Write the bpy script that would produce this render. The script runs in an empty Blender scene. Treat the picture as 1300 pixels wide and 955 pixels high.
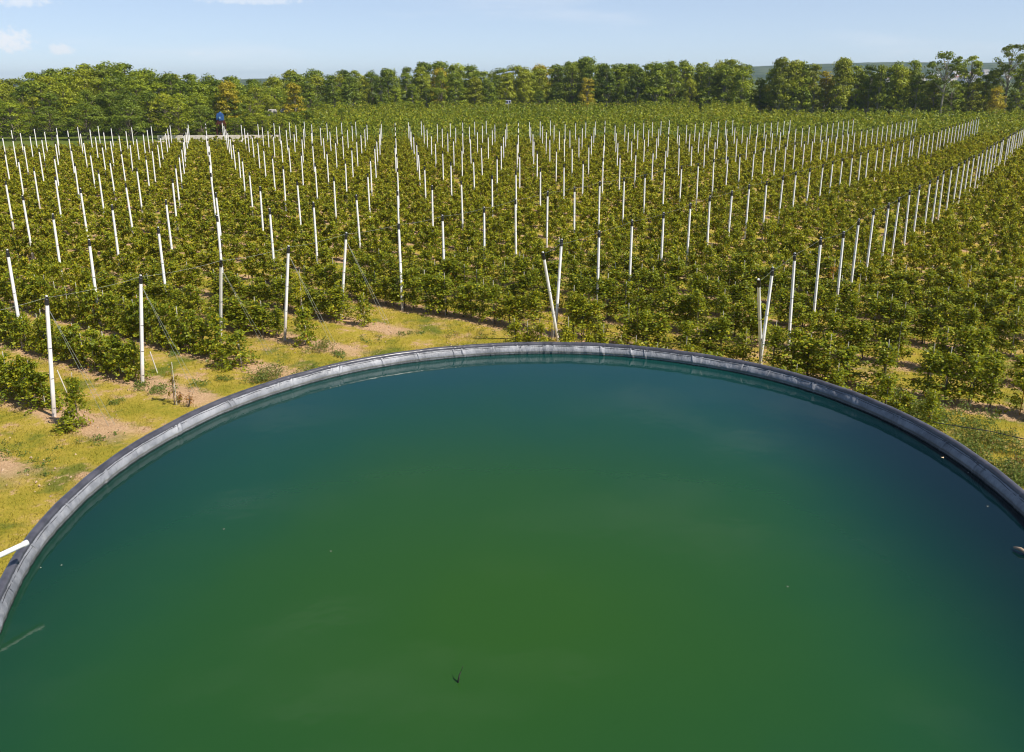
import bpy, math, random
import numpy as np
from mathutils import Vector, Matrix

random.seed(7)
rng = np.random.default_rng(11)
R = math.radians
scene = bpy.context.scene
COL = scene.collection

# ------------------------------------------------------------------ camera
CAM_H = 10.83
RIM_Z = 2.8; WATER_Z = 2.44
PITCH = 0.29168628
ROLL = -0.003886
F = 1103.87                      # focal length in pixels of the 1300 px wide photograph
TH = 0.98551937                  # direction in which the lines of posts recede
dA = np.array([math.cos(TH), math.sin(TH)])
dB = np.array([-math.sin(TH), math.cos(TH)])
ROWS = 3.5                       # metres between tree rows


def ray(px, py):
    u, v = px - 650.0, py - 433.0
    c, s = math.cos(ROLL), math.sin(ROLL)
    u, v = (u * c + v * s) / F, (-u * s + v * c) / F
    return np.array([u, math.cos(PITCH) - v * math.sin(PITCH), -math.sin(PITCH) - v * math.cos(PITCH)])


def at(px, py, z=0.0):
    d = ray(px, py)
    p = d * ((z - CAM_H) / d[2])
    return Vector((p[0], p[1], z))


def pix(p):
    """array of world points -> pixel coordinates of the photograph (used only to leave out what nobody can see)"""
    p = np.asarray(p, float)
    x, y, z = p[..., 0], p[..., 1], p[..., 2] - CAM_H
    yc = y * math.cos(PITCH) - z * math.sin(PITCH)
    zc = y * math.sin(PITCH) + z * math.cos(PITCH)
    yc = np.where(yc > .5, yc, .5)
    return 650 + F * x / yc, 433 - F * zc / yc


def lat(u, v):
    p = u * ROWS * dA + v * ROWS * dB
    return float(p[0]), float(p[1])


cam_d = bpy.data.cameras.new("camera")
cam = bpy.data.objects.new("camera", cam_d)
COL.objects.link(cam)
cam.matrix_world = Matrix.Translation((0, 0, CAM_H)) @ Matrix.Rotation(R(90) - PITCH, 4, 'X') @ Matrix.Rotation(ROLL, 4, 'Z')
cam_d.sensor_width = 36
cam_d.lens = F / 1300 * 36
cam_d.shift_y = -44.5 / 1300
cam_d.clip_start = .2
cam_d.clip_end = 60000
scene.camera = cam

# ------------------------------------------------------------------ node helpers
def material(name):
    m = bpy.data.materials.new(name)
    m.use_nodes = True
    nt = m.node_tree
    nt.nodes.clear()
    out = nt.nodes.new('ShaderNodeOutputMaterial')
    return m, nt, out


class NT:
    def __init__(s, nt): s.nt = nt
    def n(s, typ, **kw):
        nd = s.nt.nodes.new(typ)
        ins = kw.pop('ins', {})
        for k, v in kw.items(): setattr(nd, k, v)
        for k, v in ins.items():
            if isinstance(v, bpy.types.NodeSocket): s.nt.links.new(v, nd.inputs[k])
            else: nd.inputs[k].default_value = v
        return nd
    def math(s, op, a, b=None, c=None, clamp=False):
        nd = s.nt.nodes.new('ShaderNodeMath'); nd.operation = op; nd.use_clamp = clamp
        for i, v in enumerate((a, b, c)):
            if v is None: continue
            if isinstance(v, bpy.types.NodeSocket): s.nt.links.new(v, nd.inputs[i])
            else: nd.inputs[i].default_value = v
        return nd.outputs[0]
    def mix(s, f, a, b, blend='MIX'):
        nd = s.nt.nodes.new('ShaderNodeMix'); nd.data_type = 'RGBA'; nd.blend_type = blend
        for k, v in ((0, f), (6, a), (7, b)):
            if isinstance(v, bpy.types.NodeSocket): s.nt.links.new(v, nd.inputs[k])
            else: nd.inputs[k].default_value = (tuple(v) + (1,))[:4] if k else v
        return nd.outputs[2]
    def noise(s, vec, scale, detail=4, rough=.55, out=0):
        nd = s.n('ShaderNodeTexNoise', ins={'Scale': scale, 'Detail': detail, 'Roughness': rough})
        if vec is not None: s.nt.links.new(vec, nd.inputs['Vector'])
        return nd.outputs[out]
    def ramp(s, f, stops):
        nd = s.nt.nodes.new('ShaderNodeValToRGB')
        cr = nd.color_ramp
        while len(cr.elements) < len(stops): cr.elements.new(.5)
        for e, (p, c) in zip(cr.elements, stops):
            e.position = p; e.color = (tuple(c) + (1,))[:4] if hasattr(c, '__len__') else (c, c, c, 1)
        s.nt.links.new(f, nd.inputs[0])
        return nd.outputs[0]
    def smooth(s, v, lo, hi):
        nd = s.n('ShaderNodeMapRange', interpolation_type='SMOOTHSTEP', ins={'Value': v, 'From Min': lo, 'From Max': hi})
        return nd.outputs[0]
    def link(s, a, b): s.nt.links.new(a, b)


def ground_color(t, P):
    """colour of the soil and the low grass at a place: bare pinkish earth along the tree rows, sward between"""
    sep = t.n('ShaderNodeSeparateXYZ', ins={0: P})
    x, y = sep.outputs[0], sep.outputs[1]
    u = t.math('MULTIPLY_ADD', x, dA[0] / ROWS, t.math('MULTIPLY', y, dA[1] / ROWS))
    v = t.math('MULTIPLY_ADD', x, dB[0] / ROWS, t.math('MULTIPLY', y, dB[1] / ROWS))
    n1 = t.noise(P, .55, 6, .62)
    n2 = t.noise(P, 2.3, 7, .68)
    n3 = t.noise(P, 14., 7, .78)
    fr = t.math('FRACT', t.math('ADD', u, .34 + 20))                 # 0.5 on a row
    d = t.math('ABSOLUTE', t.math('SUBTRACT', fr, .5))
    d = t.math('ADD', d, t.math('MULTIPLY_ADD', n2, .42, -.21))
    strip = t.math('SUBTRACT', 1., t.smooth(d, .13, .24))
    inor = t.math('MAXIMUM', t.smooth(t.math('MULTIPLY_ADD', n1, .7, t.math('ADD', v, -.35)), 6.75, 7.25), t.smooth(u, 8.2, 8.6))
    strip = t.math('MULTIPLY', strip, inor)
    bare = t.smooth(t.math('MULTIPLY_ADD', n2, .6, t.math('MULTIPLY', n1, .55)), .60, .72)
    soil = t.math('MAXIMUM', strip, bare)
    grass = t.ramp(t.math('MULTIPLY_ADD', n3, .5, t.math('MULTIPLY', n1, .55)),
                   [(.30, (.12, .155, .012)), (.42, (.27, .25, .022)), (.54, (.42, .32, .042)), (.68, (.55, .38, .11))])
    green = t.smooth(t.noise(t.n('ShaderNodeVectorMath', operation='ADD', ins={0: P, 1: (31, 7, 0)}).outputs[0], .42, 6, .65), .49, .62)
    grass = t.mix(t.math('MULTIPLY', green, .75), grass, (.10, .15, .02))
    earth = t.ramp(n3, [(.25, (.30, .16, .08)), (.5, (.55, .35, .19)), (.72, (.74, .53, .32))])
    return t.mix(soil, grass, earth), soil, n2, n3


def leaf_material(name, dark, mid, light, yellow, brown, trans=.35, obj_var=.0, rough=.5):
    """leaf colour by the leaf: attribute leaf = (tint, yellowness, brownness)"""
    m, nt, out = material(name)
    t = NT(nt)
    at_ = t.n('ShaderNodeAttribute', attribute_name='leaf')
    sep = t.n('ShaderNodeSeparateXYZ', ins={0: at_.outputs['Vector']})
    tint, ye, br = sep.outputs
    if obj_var:
        oi = t.n('ShaderNodeObjectInfo')
        tint = t.math('ADD', tint, t.math('MULTIPLY_ADD', oi.outputs['Random'], obj_var, -obj_var * .5), clamp=True)
        ye = t.math('ADD', ye, t.math('MULTIPLY', t.smooth(t.math('FRACT', t.math('MULTIPLY', oi.outputs['Random'], 7.3)), .5, 1.1), .42), clamp=True)
    c = t.ramp(tint, [(0., dark), (.5, mid), (1., light)])
    c = t.mix(ye, c, yellow)
    c = t.mix(br, c, brown)
    p = t.n('ShaderNodeBsdfPrincipled', ins={'Base Color': c, 'Roughness': rough, 'Specular IOR Level': .35})
    tr = t.n('ShaderNodeBsdfTranslucent', ins={'Color': t.mix(.35, c, yellow)})
    mx = t.n('ShaderNodeMixShader', ins={0: trans, 1: p.outputs[0], 2: tr.outputs[0]})
    t.link(mx.outputs[0], out.inputs[0])
    return m


def simple(name, color, rough=.6, metal=0., noise=0., scale=3., spec=.5, bump=0.):
    m, nt, out = material(name)
    t = NT(nt)
    tc = t.n('ShaderNodeTexCoord')
    nz = t.noise(tc.outputs['Object'], scale, 5, .6)
    a = [max(0, c * (1 - noise)) for c in color]
    b = [min(1, c * (1 + noise)) for c in color]
    c = t.mix(t.smooth(nz, .3, .7), a, b)
    p = t.n('ShaderNodeBsdfPrincipled', ins={'Base Color': c, 'Roughness': rough, 'Metallic': metal, 'Specular IOR Level': spec})
    if bump:
        bp = t.n('ShaderNodeBump', ins={'Strength': bump, 'Distance': .02, 'Height': nz})
        t.link(bp.outputs[0], p.inputs['Normal'])
    t.link(p.outputs[0], out.inputs[0])
    return m


# ------------------------------------------------------------------ object helpers
def tag(o, label=None, cat=None, group=None, kind=None):
    if label: o['label'] = label
    if cat: o['category'] = cat
    if group: o['group'] = group
    if kind: o['kind'] = kind
    return o


def link(o, parent=None):
    COL.objects.link(o)
    if parent is not None: o.parent = parent
    return o


def empty(name, loc, label=None, cat=None, group=None, rz=0):
    o = bpy.data.objects.new(name, None)
    o.empty_display_size = .2
    o.location = loc; o.rotation_euler = (0, 0, rz)
    link(o)
    return tag(o, label, cat, group)


def mesh_obj(name, V, Fc, mat, parent=None, smooth=False):
    me = bpy.data.meshes.new(name)
    me.from_pydata([tuple(map(float, v)) for v in V], [], Fc)
    if smooth: me.polygons.foreach_set('use_smooth', [True] * len(me.polygons))
    me.materials.append(mat)
    me.update()
    return link(bpy.data.objects.new(name, me), parent)


def quad_mesh(name, Q, leaf=None, mat=None):
    """Q (n,4,3) free quads -> mesh; leaf (n,3) face attribute"""
    n = len(Q)
    me = bpy.data.meshes.new(name)
    me.vertices.add(4 * n); me.vertices.foreach_set('co', np.ascontiguousarray(Q, dtype=np.float32).ravel())
    me.loops.add(4 * n); me.loops.foreach_set('vertex_index', np.arange(4 * n, dtype=np.int32))
    me.polygons.add(n); me.polygons.foreach_set('loop_start', np.arange(0, 4 * n, 4, dtype=np.int32))
    me.update(calc_edges=True)
    if leaf is not None:
        a = me.attributes.new('leaf', 'FLOAT_VECTOR', 'FACE')
        a.data.foreach_set('vector', np.ascontiguousarray(np.clip(leaf, 0, 1), dtype=np.float32).ravel())
    if mat: me.materials.append(mat)
    return me


def leaf_quads(C, N, L, W, r=rng):
    """leaf-shaped quads at C facing about N"""
    n = len(C)
    N = N / (np.linalg.norm(N, axis=1, keepdims=True) + 1e-9)
    t = np.cross(N, r.normal(size=(n, 3))); t /= np.linalg.norm(t, axis=1, keepdims=True) + 1e-9
    b = np.cross(N, t)
    L = np.broadcast_to(L, (n,))[:, None]; W = np.broadcast_to(W, (n,))[:, None]
    k = r.uniform(-.25, .25, (n, 1))
    droop = N * L * r.uniform(-.15, .15, (n, 1))
    return np.stack([C - t * L * .5, C + b * W * .5 + t * L * k + droop, C + t * L * .5, C - b * W * .5 + t * L * k + droop], 1)


class MB:
    def __init__(s): s.V = []; s.F = []
    def tube(s, pts, rad, n=6, cap=True):
        pts = [Vector(p) for p in pts]
        rad = [rad] * len(pts) if not hasattr(rad, '__len__') else rad
        base = len(s.V)
        for i, p in enumerate(pts):
            d = (pts[min(i + 1, len(pts) - 1)] - pts[max(i - 1, 0)]).normalized()
            a = d.cross(Vector((0, 0, 1)) if abs(d.z) < .9 else Vector((1, 0, 0))).normalized()
            b = d.cross(a)
            for k in range(n):
                w = 2 * math.pi * k / n
                s.V.append(p + (a * math.cos(w) + b * math.sin(w)) * rad[i])
        for i in range(len(pts) - 1):
            for k in range(n):
                a0 = base + i * n + k; a1 = base + i * n + (k + 1) % n
                s.F.append((a0, a1, a1 + n, a0 + n))
        if cap:
            s.F.append(tuple(base + k for k in range(n))[::-1])
            s.F.append(tuple(base + (len(pts) - 1) * n + k for k in range(n)))
        return s
    def box(s, x0, x1, y0, y1, z0, z1):
        b = len(s.V)
        for z in (z0, z1):
            for x, y in ((x0, y0), (x1, y0), (x1, y1), (x0, y1)): s.V.append(Vector((x, y, z)))
        for f in ((0, 3, 2, 1), (4, 5, 6, 7), (0, 1, 5, 4), (1, 2, 6, 5), (2, 3, 7, 6), (3, 0, 4, 7)):
            s.F.append(tuple(b + i for i in f))
        return s
    def build(s, name, mat, parent=None, smooth=False): return mesh_obj(name, s.V, s.F, mat, parent, smooth)


# ------------------------------------------------------------------ materials
M = {}
M['apple'] = leaf_material('apple_leaves', (.036, .082, .008), (.165, .235, .014), (.43, .47, .030), (.60, .52, .018), (.40, .14, .02), .38)
M['wood'] = leaf_material('woodland_leaves', (.032, .074, .006), (.140, .208, .011), (.36, .42, .022), (.46, .42, .016), (.22, .12, .03), .30, .6)
M['shrub'] = leaf_material('shrub_leaves', (.050, .100, .008), (.150, .220, .012), (.31, .36, .020), (.48, .43, .018), (.30, .16, .03), .35)
M['weed'] = leaf_material('weed_leaves', (.07, .13, .02), (.13, .20, .03), (.22, .28, .05), (.45, .36, .09), (.42, .26, .13), .35)
M['bark'] = simple('bark', (.19, .15, .11), .85, noise=.4, scale=6)
M['sapbark'] = simple('sapling_bark', (.16, .12, .09), .8, noise=.3, scale=8)
M['palebark'] = simple('pale_bark', (.26, .24, .19), .8, noise=.3, scale=4)
M['stake'] = simple('stake', (.60, .56, .47), .7, noise=.2)
M['cap'] = simple('black_cap', (.02, .02, .022), .45)
M['wire'] = simple('galvanised_wire', (.30, .32, .27), .5, .4)
M['pipe'] = simple('white_pipe', (.78, .78, .76), .35, noise=.04)
M['drip'] = simple('drip_line', (.025, .025, .03), .5)


def post_material():
    m, nt, out = material('concrete_post')
    t = NT(nt)
    tc = t.n('ShaderNodeTexCoord')
    P = t.n('ShaderNodeNewGeometry').outputs['Position']
    z = t.n('ShaderNodeSeparateXYZ', ins={0: tc.outputs['Object']}).outputs[2]
    n = t.noise(P, 5, 5, .65)
    c = t.mix(t.smooth(n, .35, .7), (.90, .89, .87), (.82, .81, .79))
    rnd = t.n('ShaderNodeObjectInfo').outputs['Random']
    low = t.math('SUBTRACT', 1., t.smooth(t.math('SUBTRACT', t.math('ADD', z, t.math('MULTIPLY', n, .7)), rnd), .35, .95))
    c = t.mix(t.math('MULTIPLY', low, .6), c, (.46, .36, .27))
    st = t.noise(t.n('ShaderNodeVectorMath', operation='MULTIPLY', ins={0: P, 1: (9, 9, .9)}).outputs[0], 1.6, 5, .7)
    c = t.mix(t.math('MULTIPLY', t.smooth(st, .52, .72), t.math('MULTIPLY_ADD', rnd, .4, .05)), c, (.60, .57, .52))
    p = t.n('ShaderNodeBsdfPrincipled', ins={'Base Color': c, 'Roughness': .7})
    t.link(p.outputs[0], out.inputs[0])
    return m


M['post'] = post_material()


def liner_material():
    m, nt, out = material('pond_liner')
    t = NT(nt)
    P = t.n('ShaderNodeNewGeometry').outputs['Position']
    a = t.noise(P, 1.3, 6, .65); b = t.noise(P, 7., 6, .7)
    c = t.mix(t.smooth(a, .35, .68), (.18, .185, .20), (.37, .375, .395))
    c = t.mix(t.math('MULTIPLY', t.smooth(b, .52, .72), .45), c, (.45, .44, .43))
    z = t.n('ShaderNodeSeparateXYZ', ins={0: P}).outputs[2]
    wet = t.math('SUBTRACT', 1., t.smooth(t.math('MULTIPLY_ADD', b, .03, z), WATER_Z + .03, WATER_Z + .06))
    c = t.mix(wet, c, (.022, .026, .022))
    p = t.n('ShaderNodeBsdfPrincipled', ins={'Base Color': c, 'Roughness': .42, 'Specular IOR Level': .6})
    o2 = t.n('ShaderNodeVectorMath', operation='SUBTRACT', ins={0: P, 1: (.74, 16.76, 0)}).outputs[0]
    s2 = t.n('ShaderNodeSeparateXYZ', ins={0: o2})
    an = t.math('MULTIPLY', t.math('ARCTAN2', s2.outputs[1], s2.outputs[0]), 9.8)
    cr = t.noise(t.n('ShaderNodeCombineXYZ', ins={0: t.math('MULTIPLY', an, 9.), 1: t.math('MULTIPLY', s2.outputs[2], 2.2), 2: 0.}).outputs[0], 1., 5, .7)
    c = t.mix(t.math('MULTIPLY', t.smooth(cr, .55, .75), .35), c, (.11, .11, .12))
    scum = t.math('MULTIPLY', t.smooth(z, WATER_Z + .05, WATER_Z + .075), t.math('SUBTRACT', 1., t.smooth(z, WATER_Z + .09, WATER_Z + .125)))
    c = t.mix(t.math('MULTIPLY', scum, .55), c, (.19, .17, .12))
    t.link(c, p.inputs['Base Color'])
    bp = t.n('ShaderNodeBump', ins={'Strength': .9, 'Distance': .035, 'Height': t.math('ADD', t.math('MULTIPLY', b, .6), cr)})
    t.link(bp.outputs[0], p.inputs['Normal'])
    t.link(p.outputs[0], out.inputs[0])
    return m


M['liner'] = liner_material()
M['cover'] = simple('dark_liner_cover', (.075, .072, .085), .34, noise=.35, scale=2.5, spec=.7, bump=.4)

# ------------------------------------------------------------------ light
SUN_AZ = np.array([.84, -.54]); SUN_EL = R(49)
sd = Vector((SUN_AZ[0] * math.cos(SUN_EL), SUN_AZ[1] * math.cos(SUN_EL), math.sin(SUN_EL))).normalized()
sun_d = bpy.data.lights.new('sun', 'SUN')
sun_d.energy = 4.4; sun_d.angle = R(.55); sun_d.color = (1, .945, .86)
sun = bpy.data.objects.new('sun', sun_d); link(sun)
sun.rotation_euler = (-sd).to_track_quat('-Z', 'Y').to_euler()
sun.location = (20, -20, 60)

w = bpy.data.worlds.new("World"); scene.world = w; w.use_nodes = True
wt = NT(w.node_tree)
w.node_tree.nodes.clear()
sky = wt.n('ShaderNodeTexSky', sky_type='NISHITA', sun_disc=False, sun_elevation=SUN_EL,
           sun_rotation=math.atan2(SUN_AZ[0], SUN_AZ[1]), altitude=200, air_density=.6, dust_density=.1, ozone_density=2.0)
bg = wt.n('ShaderNodeBackground', ins={'Strength': .098})
tcw = wt.n('ShaderNodeTexCoord')
dirv = wt.n('ShaderNodeVectorMath', operation='NORMALIZE', ins={0: tcw.outputs['Generated']}).outputs[0]
sx = wt.n('ShaderNodeSeparateXYZ', ins={0: dirv})
taz = wt.math('ARCTAN2', sx.outputs[0], sx.outputs[1]); tel = wt.math('ARCSINE', sx.outputs[2])
cn = wt.noise(wt.n('ShaderNodeCombineXYZ', ins={0: taz, 1: tel, 2: 0.}).outputs[0], 120, 5, .65)
cover = None
# small fair weather clouds low over the horizon: direction, half width and half height in radians
CL = []
for cpx, cpy, wpx, hpx, st in ((14, 52, 25, 14, .8), (77, 63, 16, 7, .7), (18, 0, 42, 8, .55), (320, 1, 65, 5, .45), (250, 68, 12, 4, .35), (560, -60, 200, 14, .4), (900, -150, 260, 16, .4), (1250, -90, 220, 16, .5)):
    cd_ = ray(cpx, cpy); CL.append((math.atan2(cd_[0], cd_[1]), math.asin(cd_[2] / np.linalg.norm(cd_)), wpx / F, hpx / F, st))
for az_, el_, wa, wh, st in CL:
    q = wt.math('ADD', wt.math('POWER', wt.math('ABSOLUTE', wt.math('DIVIDE', wt.math('SUBTRACT', taz, az_), wa)), 2.),
                wt.math('POWER', wt.math('ABSOLUTE', wt.math('DIVIDE', wt.math('SUBTRACT', tel, el_), wh)), 2.))
    m_ = wt.math('MULTIPLY', wt.smooth(wt.math('SUBTRACT', wt.math('MULTIPLY_ADD', cn, 3.2, -.55), q), 0., 1.1), st)
    cover = m_ if cover is None else wt.math('MAXIMUM', cover, m_)
wisp = wt.noise(wt.n('ShaderNodeVectorMath', operation='MULTIPLY', ins={0: dirv, 1: (2.2, 2.2, 14.)}).outputs[0], 1.4, 6, .6)
cover = wt.math('MAXIMUM', cover, wt.math('MULTIPLY', wt.smooth(wisp, .52, .78), .30))
veil = wt.math('MULTIPLY', wt.math('SUBTRACT', 1., wt.smooth(tel, .02, .36)), .50)
skyc = wt.mix(veil, sky.outputs[0], (5.1, 5.9, 7.35))
skyc = wt.mix(cover, skyc, (7.6, 7.7, 8.0))
wt.link(skyc, bg.inputs[0])
wo = wt.n('ShaderNodeOutputWorld')
wt.link(bg.outputs[0], wo.inputs[0])

vs = scene.view_settings
vs.view_transform = 'Standard'; vs.look = 'None'; vs.exposure = 0.38; vs.gamma = 1; vs.use_curve_mapping = False
scene.render.engine = 'CYCLES'
scene.cycles.use_denoising = True
scene.cycles.filter_width = 1.1
scene.cycles.max_bounces = 8
scene.cycles.transparent_max_bounces = 24
scene.cycles.volume_bounces = 0
scene.cycles.caustics_reflective = False
scene.cycles.caustics_refractive = False

# ------------------------------------------------------------------ ground
def build_ground():
    m, nt, out = material('orchard_ground')
    t = NT(nt)
    P = t.n('ShaderNodeNewGeometry').outputs['Position']
    c, soil, n2, n3 = ground_color(t, P)
    far = t.smooth(t.n('ShaderNodeSeparateXYZ', ins={0: P}).outputs[1], 136, 158)
    fc = t.ramp(t.noise(P, .06, 6, .7), [(.35, (.06, .10, .015)), (.5, (.13, .16, .025)), (.65, (.10, .14, .02))])
    c = t.mix(far, c, fc)
    p = t.n('ShaderNodeBsdfPrincipled', ins={'Base Color': c, 'Roughness': .95, 'Specular IOR Level': .15})
    h = t.math('ADD', t.math('MULTIPLY', n3, .04), t.math('MULTIPLY', n2, .1))
    bp = t.n('ShaderNodeBump', ins={'Strength': .9, 'Distance': 1., 'Height': h})
    t.link(bp.outputs[0], p.inputs['Normal'])
    t.link(p.outputs[0], out.inputs[0])
    # one sheet, finely divided near the camera and lightly uneven there
    xs = np.concatenate([[-9000, -3000, -900, -300, -120, -60], np.arange(-40, 41, .5), [60, 120, 300, 900, 3000, 9000]])
    ys = np.concatenate([[-400, -60, -10], np.arange(2, 62, .5), [80, 120, 200, 350, 700, 1500, 3500, 9000]])
    X, Y = np.meshgrid(xs, ys)
    Z = (.035 * np.sin(X * 1.3 + 2 * np.sin(Y * .7)) * np.sin(Y * 1.1 + 1.5 * np.sin(X * .6)) + .02 * np.sin(X * 3.1 + Y * 2.3))
    Z *= ((abs(X) < 39) & (Y > 3) & (Y < 60))
    nx, ny = len(xs), len(ys)
    V = np.column_stack([X.ravel(), Y.ravel(), Z.ravel()])
    Fc = [(j * nx + i, j * nx + i + 1, (j + 1) * nx + i + 1, (j + 1) * nx + i) for j in range(ny - 1) for i in range(nx - 1)]
    tag(mesh_obj('ground', V, Fc, m, smooth=True), kind='structure')


build_ground()

# ------------------------------------------------------------------ the round tank and its water
TC = np.array([.740, 16.76]); TR = 9.848
RIMPX = [(0, 740), (22, 696), (44, 668.4), (73.3, 637), (110, 604), (146.5, 577), (183, 553), (220, 534.7), (252.7, 517), (310.7, 494.7),
         (370.6, 475.7), (438.7, 458.3), (500, 447.5), (592, 437.8), (649, 434.6), (706, 434), (763, 435.5), (820, 439.8), (877, 447),
         (965, 462), (1031, 479), (1107.7, 505.8), (1184.6, 542.3), (1261.5, 592.3), (1296, 619)]
_p = np.array([at(x, y, RIM_Z)[:2] for x, y in RIMPX]) - TC
_a = np.arctan2(_p[:, 1], _p[:, 0]); _a = np.where(_a < -1.2, _a + 2 * math.pi, _a)
_e = np.linalg.norm(_p, axis=1) - TR
_o = np.argsort(_a); _a, _e = _a[_o], _e[_o]


def rim_r(a):
    """outer radius of the rim at angle a: the tank is slightly out of round"""
    a = np.asarray(a, float)
    s = 0; wsum = 0
    for k in np.linspace(-.09, .09, 7):
        aa = (a + k + 1.2) % (2 * math.pi) - 1.2
        s = s + np.interp(aa, np.concatenate([[-1.2, -.5], _a, [3.72, 3.85, 4.05, 4.6, 5.08]]), np.concatenate([[.6, 0], _e, [.6, 1.05, 1.3, 1.3, .6]])); wsum += 1
    return TR + s / wsum


def build_tank():
    tank = empty('water_tank', (TC[0], TC[1], 0), 'large round water tank with grey liner folded over its rim', 'water tank')
    N = 2200
    A = np.linspace(0, 2 * math.pi, N, endpoint=False)
    Ro = rim_r(A)
    r = np.random.default_rng(5)
    def wob(freqs, amp):
        s = np.zeros(N)
        for f in freqs: s += r.uniform(.4, 1) * np.sin(f * A + r.uniform(0, 6.3)) / len(freqs) ** .5
        return s * amp
    # corrugated sheet wall outside
    prof = [(-.035, 0), (-.035, .93)]
    Vw, Fw = [], []
    for i in range(N):
        rr = Ro[i] - .03 + .012 * math.sin(A[i] * 450)
        for z in (-.05, RIM_Z - .10): Vw.append(((rr) * math.cos(A[i]), rr * math.sin(A[i]), z))
    for i in range(N):
        j = (i + 1) % N
        Fw.append((2 * i, 2 * j, 2 * j + 1, 2 * i + 1))
    mesh_obj('wall', Vw, Fw, simple('galvanised_sheet', (.45, .46, .47), .45, .5, .15), tank)
    # liner: one ring profile per angle, (radius offset, height above or below the rim crest)
    a1 = wob([210, 333, 417, 512, 640, 777], .006); a2 = wob([61, 97, 143, 180], .008); a3 = wob([23, 37, 51], .010)
    pleats = np.zeros(N)
    for c in np.radians([203, 195, 186, 177, 171, 160, 149, 140, 136, 128, 119, 111, 104.5, 99, 93.5, 90.2, 87.5, 86.2, 78, 71.5, 69, 60, 52, 47, 38, 30, 22, 12, 4, -4]):
        for k in range(r.integers(1, 4)):
            cc = c + r.uniform(-.02, .02); wd = r.uniform(.0018, .004)
            d = (A - cc + math.pi) % (2 * math.pi) - math.pi
            pleats += r.uniform(.010, .024) * np.exp(-(d / wd) ** 2)
    def ring(name, prof, wr, mat, skew):
        V = []; K = len(prof)
        for i in range(N):
            for k, (dr, z) in enumerate(prof):
                tw = A[i] + .0012 * (k - K / 2) * skew * (1 if math.sin(A[i] * 9) > 0 else -1) * (pleats[i] > .004)
                rr = Ro[i] + dr - wr[k] * (a1[i] * math.sin(k * 1.1 + A[i] * 40) + a2[i] + .4 * a3[i] + pleats[i])
                V.append((rr * math.cos(tw), rr * math.sin(tw), RIM_Z + z + (.3 * a2[i] + .5 * a3[i])))
        Fc = []
        for i in range(N):
            j = (i + 1) % N
            for k in range(K - 1): Fc.append((i * K + k, j * K + k, j * K + k + 1, i * K + k + 1))
        return mesh_obj(name, V, Fc, mat, tank, True)
    ring('rim_cover', [(.022, -.16), (.026, -.08), (.020, -.022), (.006, -.004), (-.03, .004), (-.075, .004), (-.105, -.008), (-.122, -.035), (-.128, -.075), (-.126, -.11)],
         [.1, .1, .1, .15, .25, .3, .4, .5, .6, .6], M['cover'], .3)
    ring('liner', [(-.118, -.07), (-.136, -.098), (-.158, -.13), (-.178, -.165), (-.194, -.20), (-.204, -.235), (-.208, -.27), (-.198, -.295), (-.190, -.33), (-.192, -.40), (-.24, -.55), (-.32, -.9)],
         [.6, .8, 1, 1, 1, 1, 1, .9, .8, .5, .3, 0], M['liner'], 1)
    # the cord that ties the liner down, sagging between its fixings
    mb = MB()
    pts = []
    n2 = 520
    for i in range(n2 + 1):
        a = 2 * math.pi * i / n2
        rr = float(rim_r(a)) - .150
        z = RIM_Z - .098 - .022 * abs(math.sin(a * 30)) + .006 * math.sin(a * 7)
        pts.append((rr * math.cos(a), rr * math.sin(a), z))
    mb.tube(pts, .006, 5, False)
    mb.build('cord', simple('cord', (.03, .03, .035), .6), tank, True)
    # water
    m, nt, out = material('green_water')
    t = NT(nt)
    P = t.n('ShaderNodeNewGeometry').outputs['Position']
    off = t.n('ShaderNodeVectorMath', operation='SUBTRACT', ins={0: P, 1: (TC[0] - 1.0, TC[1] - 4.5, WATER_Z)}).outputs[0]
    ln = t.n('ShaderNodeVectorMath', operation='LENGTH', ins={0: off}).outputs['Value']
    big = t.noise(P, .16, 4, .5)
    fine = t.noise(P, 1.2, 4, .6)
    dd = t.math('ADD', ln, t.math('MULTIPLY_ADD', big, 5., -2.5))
    alg_shade = t.ramp(t.math('DIVIDE', dd, 12.4), [(.05, (.0225, .080, .0095)), (.40, (.0155, .070, .0155)), (.70, (.006, .056, .030)), (1., (.002, .043, .044))])  # algae green; weaker light near the walls and sky reflection painted into outer stops
    alg_shade = t.mix(t.math('MULTIPLY', fine, .18), alg_shade, (.03, .09, .02))
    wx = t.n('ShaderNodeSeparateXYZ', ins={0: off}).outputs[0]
    clear = t.smooth(t.math('ADD', t.math('ABSOLUTE', t.math('SUBTRACT', wx, .8)), t.math('MULTIPLY', wx, .16)), 5.2, 11.5)  # wall shade and dark reflection painted into both sides, not clearer water
    alg_shade = t.mix(clear, alg_shade, (.0012, .010, .014))  # wall shade and dark reflection mixed into the water colour at both sides
    p = t.n('ShaderNodeBsdfPrincipled', ins={'Base Color': alg_shade, 'Roughness': .035, 'IOR': 1.36})
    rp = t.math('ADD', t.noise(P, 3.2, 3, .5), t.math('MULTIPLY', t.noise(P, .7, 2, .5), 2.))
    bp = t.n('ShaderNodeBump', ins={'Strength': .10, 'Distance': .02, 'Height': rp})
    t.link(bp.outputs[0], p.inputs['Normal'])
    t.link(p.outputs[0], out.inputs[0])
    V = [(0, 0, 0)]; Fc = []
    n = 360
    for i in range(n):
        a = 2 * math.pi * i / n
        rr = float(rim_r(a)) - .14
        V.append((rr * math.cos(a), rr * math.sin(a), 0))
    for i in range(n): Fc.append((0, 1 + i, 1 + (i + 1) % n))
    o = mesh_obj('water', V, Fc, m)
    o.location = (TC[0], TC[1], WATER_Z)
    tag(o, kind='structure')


build_tank()


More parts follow.
